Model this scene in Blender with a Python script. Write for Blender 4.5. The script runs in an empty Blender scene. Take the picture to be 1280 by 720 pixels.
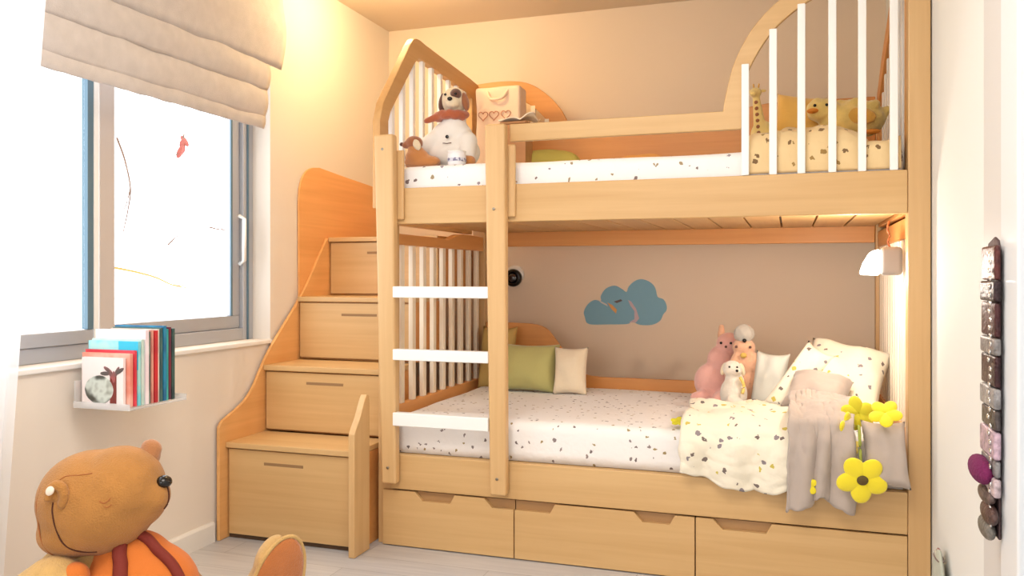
import bpy, bmesh, math, random
from mathutils import Vector, Matrix, Euler, noise
from mathutils.bvhtree import BVHTree
R = math.radians
PI = math.pi
rnd = random.Random(7)
sc = bpy.context.scene
COL = bpy.data.collections.new('room'); sc.collection.children.link(COL)

# ------------------------------------------------------------------ materials
def lin(c):
    return tuple(((v/255)/12.92 if v/255 <= .04045 else ((v/255+.055)/1.055)**2.4) for v in c) + (1,)
MATS = {}
def mat(name, rgb, rough=.6, metal=0, bump=0, bscale=200, vary=0, vscale=4, emit=0, sheen=0, coat=0, alpha=None, trans=0, subs=0):
    if name in MATS: return MATS[name]
    m = bpy.data.materials.new(name); m.use_nodes = True
    nt = m.node_tree; b = nt.nodes['Principled BSDF']
    b.inputs['Base Color'].default_value = lin(rgb)
    b.inputs['Roughness'].default_value = rough
    b.inputs['Metallic'].default_value = metal
    b.inputs['Sheen Weight'].default_value = sheen
    b.inputs['Coat Weight'].default_value = coat
    if trans: b.inputs['Transmission Weight'].default_value = trans
    if alpha is not None: b.inputs['Alpha'].default_value = alpha
    if emit:
        b.inputs['Emission Color'].default_value = lin(rgb); b.inputs['Emission Strength'].default_value = emit
    tc = nt.nodes.new('ShaderNodeTexCoord')
    if vary:
        n = nt.nodes.new('ShaderNodeTexNoise'); n.inputs['Scale'].default_value = vscale; n.inputs['Detail'].default_value = 4
        nt.links.new(tc.outputs['Object'], n.inputs['Vector'])
        mx = nt.nodes.new('ShaderNodeMixRGB'); mx.blend_type = 'MULTIPLY'
        mx.inputs['Color1'].default_value = lin(rgb)
        rp = nt.nodes.new('ShaderNodeValToRGB')
        rp.color_ramp.elements[0].position = .3; rp.color_ramp.elements[0].color = (1-vary, 1-vary, 1-vary, 1)
        rp.color_ramp.elements[1].position = .7; rp.color_ramp.elements[1].color = (1, 1, 1, 1)
        nt.links.new(n.outputs['Fac'], rp.inputs['Fac']); mx.inputs['Fac'].default_value = 1
        nt.links.new(rp.outputs['Color'], mx.inputs['Color2']); nt.links.new(mx.outputs['Color'], b.inputs['Base Color'])
    if bump:
        n2 = nt.nodes.new('ShaderNodeTexNoise'); n2.inputs['Scale'].default_value = bscale; n2.inputs['Detail'].default_value = 3
        nt.links.new(tc.outputs['Object'], n2.inputs['Vector'])
        bp = nt.nodes.new('ShaderNodeBump'); bp.inputs['Strength'].default_value = bump; bp.inputs['Distance'].default_value = .004
        nt.links.new(n2.outputs['Fac'], bp.inputs['Height']); nt.links.new(bp.outputs['Normal'], b.inputs['Normal'])
    MATS[name] = m; return m

def wood(name, rgb, axis=0, rough=.42):
    """maple / beech with fine grain along the given local axis"""
    if name in MATS: return MATS[name]
    m = bpy.data.materials.new(name); m.use_nodes = True
    nt = m.node_tree; b = nt.nodes['Principled BSDF']
    b.inputs['Roughness'].default_value = rough
    tc = nt.nodes.new('ShaderNodeTexCoord'); mp = nt.nodes.new('ShaderNodeMapping')
    s = [42, 42, 42]; s[axis] = 1.6; mp.inputs['Scale'].default_value = s
    nt.links.new(tc.outputs['Object'], mp.inputs['Vector'])
    n = nt.nodes.new('ShaderNodeTexNoise'); n.inputs['Scale'].default_value = 1; n.inputs['Detail'].default_value = 5; n.inputs['Distortion'].default_value = .6
    nt.links.new(mp.outputs['Vector'], n.inputs['Vector'])
    mp2 = nt.nodes.new('ShaderNodeMapping'); s2 = [9, 9, 9]; s2[axis] = .7; mp2.inputs['Scale'].default_value = s2
    nt.links.new(tc.outputs['Object'], mp2.inputs['Vector'])
    n2 = nt.nodes.new('ShaderNodeTexNoise'); n2.inputs['Scale'].default_value = 1; n2.inputs['Detail'].default_value = 2
    nt.links.new(mp2.outputs['Vector'], n2.inputs['Vector'])
    rp = nt.nodes.new('ShaderNodeValToRGB')
    c = lin(rgb); dk = tuple(v*f for v, f in zip(c[:3], (.86, .80, .72)))+(1,)
    rp.color_ramp.elements[0].position = .3; rp.color_ramp.elements[0].color = dk
    rp.color_ramp.elements[1].position = .62; rp.color_ramp.elements[1].color = c
    ad = nt.nodes.new('ShaderNodeMath'); ad.operation = 'ADD'
    h = nt.nodes.new('ShaderNodeMath'); h.operation = 'MULTIPLY'; h.inputs[1].default_value = .5
    h2 = nt.nodes.new('ShaderNodeMath'); h2.operation = 'MULTIPLY'; h2.inputs[1].default_value = .5
    nt.links.new(n.outputs['Fac'], h.inputs[0]); nt.links.new(n2.outputs['Fac'], h2.inputs[0])
    nt.links.new(h.outputs[0], ad.inputs[0]); nt.links.new(h2.outputs[0], ad.inputs[1])
    nt.links.new(ad.outputs[0], rp.inputs['Fac']); nt.links.new(rp.outputs['Color'], b.inputs['Base Color'])
    MATS[name] = m; return m

def printed(name, rgb, dots, scale=14, size=.16, rough=.85, stripes=False, keep=.55):
    """woven cotton with a scattered small print; dots = list of sRGB colours"""
    if name in MATS: return MATS[name]
    m = bpy.data.materials.new(name); m.use_nodes = True
    nt = m.node_tree; b = nt.nodes['Principled BSDF']; b.inputs['Roughness'].default_value = rough
    b.inputs['Sheen Weight'].default_value = .15
    tc = nt.nodes.new('ShaderNodeTexCoord')
    dn = nt.nodes.new('ShaderNodeTexNoise'); dn.inputs['Scale'].default_value = 60
    nt.links.new(tc.outputs['Object'], dn.inputs['Vector'])
    vm = nt.nodes.new('ShaderNodeMixRGB'); vm.blend_type = 'LINEAR_LIGHT'; vm.inputs['Fac'].default_value = .012
    nt.links.new(tc.outputs['Object'], vm.inputs['Color1']); nt.links.new(dn.outputs['Color'], vm.inputs['Color2'])
    v = nt.nodes.new('ShaderNodeTexVoronoi'); v.inputs['Scale'].default_value = scale; v.inputs['Randomness'].default_value = .75
    nt.links.new(vm.outputs['Color'], v.inputs['Vector'])
    lt = nt.nodes.new('ShaderNodeMath'); lt.operation = 'LESS_THAN'; lt.inputs[1].default_value = size*1.6
    nt.links.new(v.outputs['Distance'], lt.inputs[0])
    sep = nt.nodes.new('ShaderNodeSeparateColor'); nt.links.new(v.outputs['Color'], sep.inputs['Color'])
    k = nt.nodes.new('ShaderNodeMath'); k.operation = 'LESS_THAN'; k.inputs[1].default_value = keep
    nt.links.new(sep.outputs['Green'], k.inputs[0])
    mul = nt.nodes.new('ShaderNodeMath'); mul.operation = 'MULTIPLY'
    nt.links.new(lt.outputs[0], mul.inputs[0]); nt.links.new(k.outputs[0], mul.inputs[1])
    rp = nt.nodes.new('ShaderNodeValToRGB'); rp.color_ramp.interpolation = 'CONSTANT'
    while len(rp.color_ramp.elements) < len(dots): rp.color_ramp.elements.new(.5)
    for i, d in enumerate(dots):
        rp.color_ramp.elements[i].position = i/len(dots); rp.color_ramp.elements[i].color = lin(d)
    nt.links.new(sep.outputs['Red'], rp.inputs['Fac'])
    mx = nt.nodes.new('ShaderNodeMixRGB'); mx.inputs['Color1'].default_value = lin(rgb)
    nt.links.new(mul.outputs[0], mx.inputs['Fac']); nt.links.new(rp.outputs['Color'], mx.inputs['Color2'])
    nt.links.new(mx.outputs['Color'], b.inputs['Base Color'])
    n2 = nt.nodes.new('ShaderNodeTexNoise'); n2.inputs['Scale'].default_value = 30
    nt.links.new(tc.outputs['Object'], n2.inputs['Vector'])
    bp = nt.nodes.new('ShaderNodeBump'); bp.inputs['Strength'].default_value = .35; bp.inputs['Distance'].default_value = .01
    nt.links.new(n2.outputs['Fac'], bp.inputs['Height']); nt.links.new(bp.outputs['Normal'], b.inputs['Normal'])
    MATS[name] = m; return m

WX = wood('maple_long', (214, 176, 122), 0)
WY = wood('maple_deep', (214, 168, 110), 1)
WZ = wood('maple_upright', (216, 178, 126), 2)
WO = wood('maple_warm_lit', (226, 160, 92), 0)  # the same maple with warm light put into its colour
WOY = wood('maple_warm_lit_deep', (226, 162, 96), 1)  # warm-lit tint in the colour again, grain running front to back
WHITE = mat('white_lacquer', (244, 243, 240), .35)
SLATP = wood('pale_slat', (250, 238, 218), 2, .4)
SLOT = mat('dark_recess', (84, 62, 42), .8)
PLASTIC = mat('white_plastic', (238, 238, 236), .3)
BLACK = mat('black_gloss', (14, 13, 13), .18)
METAL = mat('screw_metal', (150, 140, 125), .35, 1)
SHEET = printed('sheet_print', (244, 243, 244), [(128, 112, 112), (160, 142, 112), (150, 140, 150)], 30, .15, keep=.8)
SHEET2 = printed('sheet_print_fine', (243, 240, 238), [(116, 104, 104), (160, 140, 96), (140, 128, 128)], 29, .12, keep=.7)
QUILT = printed('quilt_print', (240, 232, 212), [(118, 104, 98), (204, 186, 84), (140, 130, 134)], 26, .16, keep=.6)
GREYC = mat('grey_cotton', (186, 172, 162), .9, bump=.4, bscale=40, vary=.08, vscale=12, sheen=.3)

# ------------------------------------------------------------------ objects
def tag(o, label=None, cat=None, group=None, kind=None):
    if label: o['label'] = label
    if cat: o['category'] = cat
    if group: o['group'] = group
    if kind: o['kind'] = kind
    return o
def root(name, label, cat, loc=(0, 0, 0), group=None, rz=0):
    o = bpy.data.objects.new(name, None); COL.objects.link(o)
    o.location = loc; o.rotation_euler = (0, 0, rz); o.empty_display_size = .05
    return tag(o, label, cat, group)
def world_loc(o):
    m = Matrix.Translation(o.location) @ o.rotation_euler.to_matrix().to_4x4()
    return (world_loc(o.parent) @ m) if o.parent else m
def link(name, bm, m, parent=None, local=False, smooth=False, bevel=0, origin=None, seg=2):
    """bm in world coordinates unless local; becomes ONE mesh object"""
    me = bpy.data.meshes.new(name)
    bmesh.ops.recalc_face_normals(bm, faces=bm.faces)
    bm.to_mesh(me); bm.free()
    o = bpy.data.objects.new(name, me); COL.objects.link(o)
    if parent is not None:
        o.parent = parent
        if not local: me.transform(world_loc(parent).inverted())
    elif origin is not None:
        me.transform(Matrix.Translation(-Vector(origin))); o.location = origin
    for mm in (m if isinstance(m, (list, tuple)) else [m]): me.materials.append(mm)
    if smooth:
        for p in me.polygons: p.use_smooth = True
    if bevel:
        b = o.modifiers.new('bevel', 'BEVEL'); b.width = bevel; b.segments = seg; b.limit_method = 'ANGLE'; b.angle_limit = R(35)
        for p in me.polygons: p.use_smooth = True
        w = o.modifiers.new('wn', 'WEIGHTED_NORMAL'); w.keep_sharp = True
    return o
def box(x0, x1, y0, y1, z0, z1, bm=None):
    bm = bm or bmesh.new()
    vs = [bm.verts.new((x, y, z)) for x in (x0, x1) for y in (y0, y1) for z in (z0, z1)]
    for f in ((0, 1, 3, 2), (4, 6, 7, 5), (0, 4, 5, 1), (2, 3, 7, 6), (0, 2, 6, 4), (1, 5, 7, 3)):
        bm.faces.new([vs[i] for i in f])
    return bm
def prism(pts, a, b, axis, bm=None):
    """2-D outline extruded between a and b along axis ('x': pts=(y,z); 'y': pts=(x,z); 'z': pts=(x,y))"""
    bm = bm or bmesh.new()
    def P(p, t): return {'x': (t, p[0], p[1]), 'y': (p[0], t, p[1]), 'z': (p[0], p[1], t)}[axis]
    A = [bm.verts.new(P(p, a)) for p in pts]; B = [bm.verts.new(P(p, b)) for p in pts]
    n = len(pts)
    bm.faces.new(A[::-1]); bm.faces.new(B)
    for i in range(n): bm.faces.new((A[i], A[(i+1) % n], B[(i+1) % n], B[i]))
    return bm
def smoothpath(pts, n=8, closed=False):
    """Catmull-Rom through 2-D or 3-D points"""
    P = [Vector(p) for p in pts]; out = []
    N = len(P)
    rng = range(N) if closed else range(N-1)
    for i in rng:
        p0 = P[(i-1) % N] if closed or i > 0 else P[i]*2-P[i+1]
        p1 = P[i]; p2 = P[(i+1) % N]
        p3 = P[(i+2) % N] if closed or i+2 < N else P[i+1]*2-P[i]
        for k in range(n):
            t = k/n
            out.append(.5*((2*p1)+(p2-p0)*t+(2*p0-5*p1+4*p2-p3)*t*t+(3*p1-p0-3*p2+p3)*t**3))
    if not closed: out.append(P[-1].copy())
    return out
def tube(pts, r, seg=8, bm=None, cap=True, rad=None):
    bm = bm or bmesh.new()
    P = [Vector(p) for p in pts]; rings = []
    up = Vector((0, 0, 1))
    for i, p in enumerate(P):
        t = (P[min(i+1, len(P)-1)]-P[max(i-1, 0)]).normalized()
        ref = up if abs(t.dot(up)) < .95 else Vector((0, 1, 0))
        a = t.cross(ref).normalized(); b = t.cross(a).normalized()
        rr = rad[i] if rad else r
        rings.append([bm.verts.new(p+(a*math.cos(2*PI*k/seg)+b*math.sin(2*PI*k/seg))*rr) for k in range(seg)])
    for i in range(len(rings)-1):
        for k in range(seg):
            bm.faces.new((rings[i][k], rings[i][(k+1) % seg], rings[i+1][(k+1) % seg], rings[i+1][k]))
    if cap: bm.faces.new(rings[0][::-1]); bm.faces.new(rings[-1])
    return bm
def lathe(prof, c, axis='z', seg=24, bm=None):
    """prof: list of (r, h) turned about an axis through c"""
    bm = bm or bmesh.new(); rings = []
    for r, h in prof:
        ring = []
        for k in range(seg):
            a = 2*PI*k/seg; u, v = r*math.cos(a), r*math.sin(a)
            ring.append(bm.verts.new({'z': (c[0]+u, c[1]+v, c[2]+h), 'y': (c[0]+u, c[1]+h, c[2]+v), 'x': (c[0]+h, c[1]+u, c[2]+v)}[axis]))
        rings.append(ring)
    for i in range(len(rings)-1):
        for k in range(seg): bm.faces.new((rings[i][k], rings[i][(k+1) % seg], rings[i+1][(k+1) % seg], rings[i+1][k]))
    bm.faces.new(rings[0][::-1]); bm.faces.new(rings[-1])
    return bm
def ell(c, r, rot=(0, 0, 0), bm=None, sub=3):
    bm = bm or bmesh.new()
    if not hasattr(r, '__len__'): r = (r, r, r)
    M = Matrix.Translation(Vector(c)) @ Euler([R(a) for a in rot]).to_matrix().to_4x4() @ Matrix.Diagonal((*r, 1))
    bmesh.ops.create_icosphere(bm, subdivisions=sub, radius=1, matrix=M)
    return bm
def capsule(a, b, ra, rb, bm=None):
    """a tapered limb as a row of balls, for soft bodies that are then fused"""
    bm = bm or bmesh.new(); a = Vector(a); b = Vector(b)
    n = max(3, int((b-a).length/(min(ra, rb)*.35)))
    for i in range(n+1):
        t = i/n; ell(a.lerp(b, t), ra+(rb-ra)*t, bm=bm, sub=2)
    return bm
def fuse(name, bm, m, parent=None, voxel=.006, sm=6, local=False, origin=None, lump=0, lscale=8):
    """fuses overlapping soft volumes into one continuous skin"""
    me = bpy.data.meshes.new('tmp'); bm.to_mesh(me); bm.free()
    o = bpy.data.objects.new('tmp', me); COL.objects.link(o)
    r = o.modifiers.new('r', 'REMESH'); r.mode = 'VOXEL'; r.voxel_size = voxel
    s = o.modifiers.new('s', 'SMOOTH'); s.iterations = sm; s.factor = .6
    dg = bpy.context.evaluated_depsgraph_get()
    dg.update()
    nm = bpy.data.meshes.new_from_object(o.evaluated_get(dg))
    bpy.data.objects.remove(o); bpy.data.meshes.remove(me)
    b2 = bmesh.new(); b2.from_mesh(nm); bpy.data.meshes.remove(nm)
    if lump:
        b2.normal_update()
        for v in b2.verts: v.co += v.normal*lump*noise.noise(v.co*lscale)
    return link(name, b2, m, parent, local, smooth=True, origin=origin)
def pillow(name, c, size, rot, m, parent=None, seed=0, lump=.012, local=False):
    """soft cushion: w, h in its plane, t thick"""
    w, h, t = size; bm = bmesh.new(); N = 22
    M = Matrix.Translation(Vector(c)) @ Euler([R(a) for a in rot]).to_matrix().to_4x4()
    g = {}
    for side in (1, -1):
        for i in range(N+1):
            for j in range(N+1):
                u = i/N*2-1; v = j/N*2-1
                edge = abs(u) == 1 or abs(v) == 1
                if edge and side == -1: g[(side, i, j)] = g[(1, i, j)]; continue
                pinch = 1-.10*(1-abs(v)**2)*abs(u)**3*1.0; pv = 1-.10*(1-abs(u)**2)*abs(v)**3
                th = t/2*((1-abs(u)**2.6)*(1-abs(v)**2.6))**.45
                nz = noise.noise(Vector((u*1.7+seed*3, v*1.7, side+seed)))*lump*(1 if not edge else .3)
                p = Vector((u*w/2*pinch, v*h/2*pv, side*th+nz))
                g[(side, i, j)] = bm.verts.new(M @ p)
        for i in range(N):
            for j in range(N):
                q = [g[(side, i, j)], g[(side, i+1, j)], g[(side, i+1, j+1)], g[(side, i, j+1)]]
                try: bm.faces.new(q if side == 1 else q[::-1])
                except ValueError: pass
    return link(name, bm, m, parent, local, smooth=True, origin=None if parent else c)
def cloth(name, f, nu, nv, m, parent=None, th=.008, origin=None):
    bm = bmesh.new()
    g = [[bm.verts.new(f(i/nu, j/nv)) for j in range(nv+1)] for i in range(nu+1)]
    for i in range(nu):
        for j in range(nv): bm.faces.new((g[i][j], g[i+1][j], g[i+1][j+1], g[i][j+1]))
    o = link(name, bm, m, parent, smooth=True, origin=origin)
    s = o.modifiers.new('s', 'SOLIDIFY'); s.thickness = th; s.offset = 1
    return o
def struct(name, bm, m, parent=None, bevel=0):
    o = link(name, bm, m, parent, bevel=bevel)
    if parent is None: o['kind'] = 'structure'
    return o
def on_surface(o, start, direc):
    """first hit of a ray with a mesh object, all in the frame of o's parent (o untransformed)"""
    t = BVHTree.FromPolygons([v.co for v in o.data.vertices], [p.vertices for p in o.data.polygons])
    h = t.ray_cast(Vector(start), Vector(direc).normalized())
    return (h[0], h[1]) if h[0] is not None else (None, None)

# ------------------------------------------------------------------ camera
YAW = R(18.52); CS, SN = math.cos(YAW), math.sin(YAW); H = 1.137; F = 1037
cam = bpy.data.cameras.new('camera'); co = bpy.data.objects.new('camera', cam); COL.objects.link(co)
co.location = (0, 0, H); co.rotation_euler = (PI/2, 0, YAW)
cam.sensor_width = 36; cam.lens = F/1280*36; cam.shift_y = -15.7/1280; cam.clip_start = .05
sc.camera = co

# ------------------------------------------------------------------ room shell
XL, XR, YB, YF, ZC = -2.34, .462, 4.60, -1.6, 2.637
WALL = mat('cream_paint', (232, 222, 210), .85, bump=.05, bscale=400)
WALLB = mat('beige_paint', (238, 218, 194), .85, bump=.05, bscale=400)
CEIL = mat('ceiling_paint', (226, 208, 184), .9)
WR = mat('white_paint', (232, 233, 230), .8, bump=.04, bscale=400)
TRIM = mat('trim_paint', (232, 228, 222), .5)
SILLM = mat('sill_stone', (240, 238, 234), .3)

def floor_mat():
    m = bpy.data.materials.new('pale_grey_planks'); m.use_nodes = True
    nt = m.node_tree; b = nt.nodes['Principled BSDF']; b.inputs['Roughness'].default_value = .38
    tc = nt.nodes.new('ShaderNodeTexCoord')
    br = nt.nodes.new('ShaderNodeTexBrick'); br.inputs['Scale'].default_value = 1
    br.inputs['Brick Width'].default_value = 1.1; br.inputs['Row Height'].default_value = .15
    br.inputs['Mortar Size'].default_value = .0015; br.inputs['Color1'].default_value = lin((205, 202, 200))
    br.inputs['Color2'].default_value = lin((192, 190, 190)); br.inputs['Mortar'].default_value = lin((160, 156, 154))
    nt.links.new(tc.outputs['Object'], br.inputs['Vector'])
    mp = nt.nodes.new('ShaderNodeMapping'); mp.inputs['Scale'].default_value = (2, 30, 1)
    nt.links.new(tc.outputs['Object'], mp.inputs['Vector'])
    n = nt.nodes.new('ShaderNodeTexNoise'); n.inputs['Scale'].default_value = 1.5; n.inputs['Detail'].default_value = 5
    nt.links.new(mp.outputs['Vector'], n.inputs['Vector'])
    rp = nt.nodes.new('ShaderNodeValToRGB'); rp.color_ramp.elements[0].color = (.82, .82, .84, 1); rp.color_ramp.elements[1].color = (1, 1, 1, 1)
    rp.color_ramp.elements[0].position = .35; rp.color_ramp.elements[1].position = .65
    nt.links.new(n.outputs['Fac'], rp.inputs['Fac'])
    mx = nt.nodes.new('ShaderNodeMixRGB'); mx.blend_type = 'MULTIPLY'; mx.inputs['Fac'].default_value = .8
    nt.links.new(br.outputs['Color'], mx.inputs['Color1']); nt.links.new(rp.outputs['Color'], mx.inputs['Color2'])
    nt.links.new(mx.outputs['Color'], b.inputs['Base Color'])
    return m
struct('floor', box(XL-.2, XR+.2, YF-.1, YB+.1, -.1, 0), floor_mat())
struct('ceiling', box(XL-.2, XR+.2, YF-.1, YB+.1, ZC, ZC+.1), CEIL)
struct('wall_back', box(XL-.2, XR+.2, YB, YB+.1, 0, ZC), WALLB)
struct('wall_front', box(XL-.2, XR+.2, YF-.1, YF, 0, ZC), WR)
# left wall with the window opening
WY0, WY1, WZ0, WZ1 = 1.30, 3.37, .835, 2.35
bm = bmesh.new()
box(XL-.2, XL, YF, WY0, 0, ZC, bm); box(XL-.2, XL, WY1, YB, 0, ZC, bm)
box(XL-.2, XL, WY0, WY1, 0, WZ0, bm); box(XL-.2, XL, WY0, WY1, WZ1, ZC, bm)
struct('wall_left', bm, WALL)
# right wall with the doorway next to the camera
DY0, DY1, DZ = 1.05, 1.90, 2.10
bm = bmesh.new()
box(XR, XR+.12, YF, DY0, 0, ZC, bm); box(XR, XR+.12, DY1, YB, 0, ZC, bm); box(XR, XR+.12, DY0, DY1, DZ, ZC, bm)
struct('wall_right', bm, WR)
struct('baseboard_left', prism([(XL, 0), (XL+.014, 0), (XL+.014, .075), (XL+.008, .086), (XL, .086)], YF, 2.955, 'y'), TRIM)
struct('baseboard_right', prism([(XR, 0), (XR-.009, 0), (XR-.009, .075), (XR-.005, .086), (XR, .086)], DY1+.40, 3.10, 'y'), TRIM)
struct('baseboard_back', box(XL+.02, XR-.02, YB-.014, YB, 0, .086), TRIM)
# door casing: a flat grey board, then a raised bead, then the jamb and the door leaf
CAS = mat('casing_grey', (212, 211, 210), .5); CAS2 = mat('casing_pale', (224, 228, 232), .4)
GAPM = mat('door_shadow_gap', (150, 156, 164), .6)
struct('trim_1', box(XR-.014, XR, DY1+.12, DY1+.385, 0, 2.637), CAS, bevel=.003)
b = bmesh.new(); box(XR-.034, XR-.0005, DY1-.02, DY1+.12, 0, 2.17, b); 
struct('trim_2', b, CAS2, bevel=.006)
dr = link('door_1', box(XR+.012, XR+.05, DY0+.02, DY1-.05, .01, DZ-.02), CAS2, bevel=.003); dr['kind'] = 'structure'
link('door_stop', box(XR-.018, XR+.0115, DY1-.075, DY1-.048, .01, 2.1), GAPM, dr)
lk = lathe([(.024, 0), (.024, -.006), (.010, -.010), (.010, -.040), (.016, -.044), (.016, -.052)], (XR+.012, DY0+.09, 1.0), 'x')
tube([(XR-.034, DY0+.09, 1.0), (XR-.034, DY0+.15, 1.0), (XR-.034, DY0+.21, .998)], .009, 8, lk)
link('door_handle', lk, METAL, dr, smooth=True)

# ------------------------------------------------------------------ window (two sliding sashes, grey aluminium)
ALU = mat('grey_aluminium', (178, 180, 186), .4, .25)
ALUD = mat('blue_grey_seal', (96, 124, 140), .45, .2)
ALUB = mat('beige_stile', (196, 186, 180), .5)
WX0 = -2.455
win = bpy.data.objects.new('window_1', None); COL.objects.link(win); win.location = (WX0, (WY0+WY1)/2, WZ0); win['kind'] = 'structure'
b = bmesh.new()
box(WX0-.06, WX0+.02, WY1-.075, WY1, WZ0, WZ1, b); box(WX0-.06, WX0+.02, WY0, WY0+.06, WZ0, WZ1, b)
box(WX0-.06, WX0+.02, WY0+.06, WY1-.075, WZ0, WZ0+.055, b); box(WX0-.06, WX0+.02, WY0+.06, WY1-.075, WZ1-.06, WZ1, b)
link('window_frame', b, ALU, win, bevel=.004)
b = bmesh.new()   # right sash
box(WX0-.03, WX0, 2.53, WY1-.076, WZ0+.056, WZ0+.115, b); box(WX0-.03, WX0, WY1-.135, WY1-.076, WZ0+.115, WZ1-.115, b)
box(WX0-.03, WX0, 2.53, WY1-.076, WZ1-.115, WZ1-.061, b)
link('sash', b, ALU, win, bevel=.004)
link('sash_stile', box(WX0-.03, WX0+.004, 2.455, 2.53, WZ0+.056, WZ1-.061), ALUB, win, bevel=.004)
b = bmesh.new()   # left sash, one track further in
box(WX0+.004, WX0+.03, WY0+.061, 2.40, WZ0+.056, WZ0+.105, b); box(WX0+.004, WX0+.03, WY0+.061, WY0+.11, WZ0+.105, WZ1-.11, b)
box(WX0+.004, WX0+.03, WY0+.061, 2.40, WZ1-.11, WZ1-.061, b)
link('sash', b, ALU, win, bevel=.004)
link('sash_stile', box(WX0+.004, WX0+.03, 2.385, 2.40, WZ0+.106, WZ1-.111), ALUD, win)
link('sash_stile', box(WX0+.004, WX0+.03, 2.403, 2.425, WZ0+.056, WZ1-.061), PLASTIC, win)
link('window_seal', box(WX0+.004, WX0+.032, 2.372, 2.3845, WZ0+.106, WZ1-.111), ALUD, win)
link('window_seal', box(WX0+.0005, WX0+.006, WY1-.148, WY1-.1355, WZ0+.116, WZ1-.116), ALUD, win)
link('window_seal', box(WX0+.0205, WX0+.026, WY1-.05, WY1-.040, WZ0, WZ1), ALUD, win)
GL = bpy.data.materials.new('window_glass'); GL.use_nodes = True; nt = GL.node_tree; nt.nodes.clear()
o_ = nt.nodes.new('ShaderNodeOutputMaterial'); tr_ = nt.nodes.new('ShaderNodeBsdfTransparent'); gl_ = nt.nodes.new('ShaderNodeBsdfGlossy'); gl_.inputs['Roughness'].default_value = .02
mx_ = nt.nodes.new('ShaderNodeMixShader'); mx_.inputs[0].default_value = .04
nt.links.new(tr_.outputs[0], mx_.inputs[1]); nt.links.new(gl_.outputs[0], mx_.inputs[2]); nt.links.new(mx_.outputs[0], o_.inputs[0])
link('pane', box(WX0-.018, WX0-.014, 2.531, WY1-.136, WZ0+.116, WZ1-.116), GL, win)
link('pane', box(WX0+.014, WX0+.018, WY0+.111, 2.371, WZ0+.106, WZ1-.111), GL, win)
b = tube([(WX0+.018, WY1-.102, 1.19), (WX0+.045, WY1-.102, 1.205), (WX0+.045, WY1-.102, 1.40), (WX0+.018, WY1-.102, 1.415)], .010, 10)
link('window_handle', b, WHITE, win, smooth=True)
struct('trim_3', box(XL-.115, XL+.012, WY0-.02, WY1+.004, WZ0-.02, WZ0-.0005), SILLM, bevel=.004)

# ------------------------------------------------------------------ outside: bare twigs close to the window
BARK = mat('twig_bark', (112, 88, 74), .9); BARKY = mat('ochre_twig', (176, 140, 74), .9)
def twig(label, pts, r, m, shoots, leaf=None):
    t = root('bare_twig', label, 'twig', pts[0])
    sp = smoothpath(pts, 6); n = len(sp)
    link('stem', tube(sp, r, 6, rad=[r*(1-.6*i/n) for i in range(n)]), m, t, smooth=True)
    for s in shoots:
        q = smoothpath(s, 5); link('shoot', tube(q, r*.6, 6, rad=[r*.6*(1-.6*i/len(q)) for i in range(len(q))]), m, t, smooth=True)
    if leaf:
        c, mm = leaf
        for k in range(3):
            b = ell((c[0], c[1]+.02*k, c[2]+.035*k), (.012, .022, .04), (0, 25-30*k, 0)); link('dry_leaf', b, mm, t, smooth=True)
    return t
def opx(x, y, Xp):  # a point of the outdoor plane X = Xp seen along the ray of a picture point
    u = (x-640)/F; w = Xp/(u*CS-SN); return (Xp, w*(u*SN+CS), H-(y-344.3)*w/F)
twig('thin brown twig hanging down just right of the beige window stile', [opx(146, 172, -3.4), opx(156, 200, -3.4), opx(163, 235, -3.4), opx(160, 262, -3.4), opx(154, 290, -3.4)], .006, BARK,
     [[opx(163, 235, -3.4), opx(158, 255, -3.4), opx(152, 266, -3.4)]])
twig('short twig with a dry red leaf near the top of the window', [opx(230, 168, -3.4), opx(226, 188, -3.4), opx(216, 196, -3.4)], .005, BARK, [[opx(226, 188, -3.4), opx(233, 200, -3.4)]],
     (opx(225, 190, -3.4), mat('dry_red_leaf', (150, 74, 66), .8)))
twig('long ochre twig crossing the lower part of the window', [opx(140, 334, -3.4), opx(170, 340, -3.4), opx(195, 347, -3.4), opx(215, 356, -3.4), opx(234, 360, -3.4)], .007, BARKY,
     [[opx(215, 356, -3.4), opx(226, 357, -3.4), opx(234, 354, -3.4)]])
twig('small forked twig in the middle of the right pane', [opx(210, 306, -3.4), opx(216, 300, -3.4), opx(223, 294, -3.4)], .005, BARK, [[opx(214, 302, -3.4), opx(220, 303, -3.4)]])
twig('short level twig beside the window handle', [opx(262, 284, -3.4), opx(275, 287, -3.4), opx(292, 288, -3.4)], .005, BARK, [[opx(275, 287, -3.4), opx(286, 284, -3.4)]])

# ------------------------------------------------------------------ roman blind
LINEN = mat('blind_linen', (212, 203, 197), .9, bump=.5, bscale=350, vary=.10, vscale=22)
bl = root('roman_blind', 'beige linen roman blind, half raised over the window', 'blind', (-2.30, 2.68, 2.50))
def fold(name, y0, y1, xf, zt, zb, bulge, seed, wav=.004):
    bm = bmesh.new(); N, M_ = 40, 12; g = []
    for i in range(N+1):
        row = []
        for j in range(M_+1):
            t = j/M_; y = y0+(y1-y0)*i/N; z = zt+(zb-zt)*t
            x = xf+bulge*math.sin(PI*t**1.4)*1.0+.006*noise.noise(Vector((y*5, z*9, seed)))
            if j == M_: z += wav*noise.noise(Vector((y*14, seed, 0)))*1.5
            row.append(bm.verts.new((x, y, z)))
        g.append(row)
    for i in range(N):
        for j in range(M_): bm.faces.new((g[i][j], g[i+1][j], g[i+1][j+1], g[i][j+1]))
    o = link(name, bm, LINEN, bl, smooth=True)
    s = o.modifiers.new('s', 'SOLIDIFY'); s.thickness = .008; s.offset = -1
    return o
fold('fold', 2.02, 3.335, -2.262, 2.50, 2.10, .026, 1)
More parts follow.
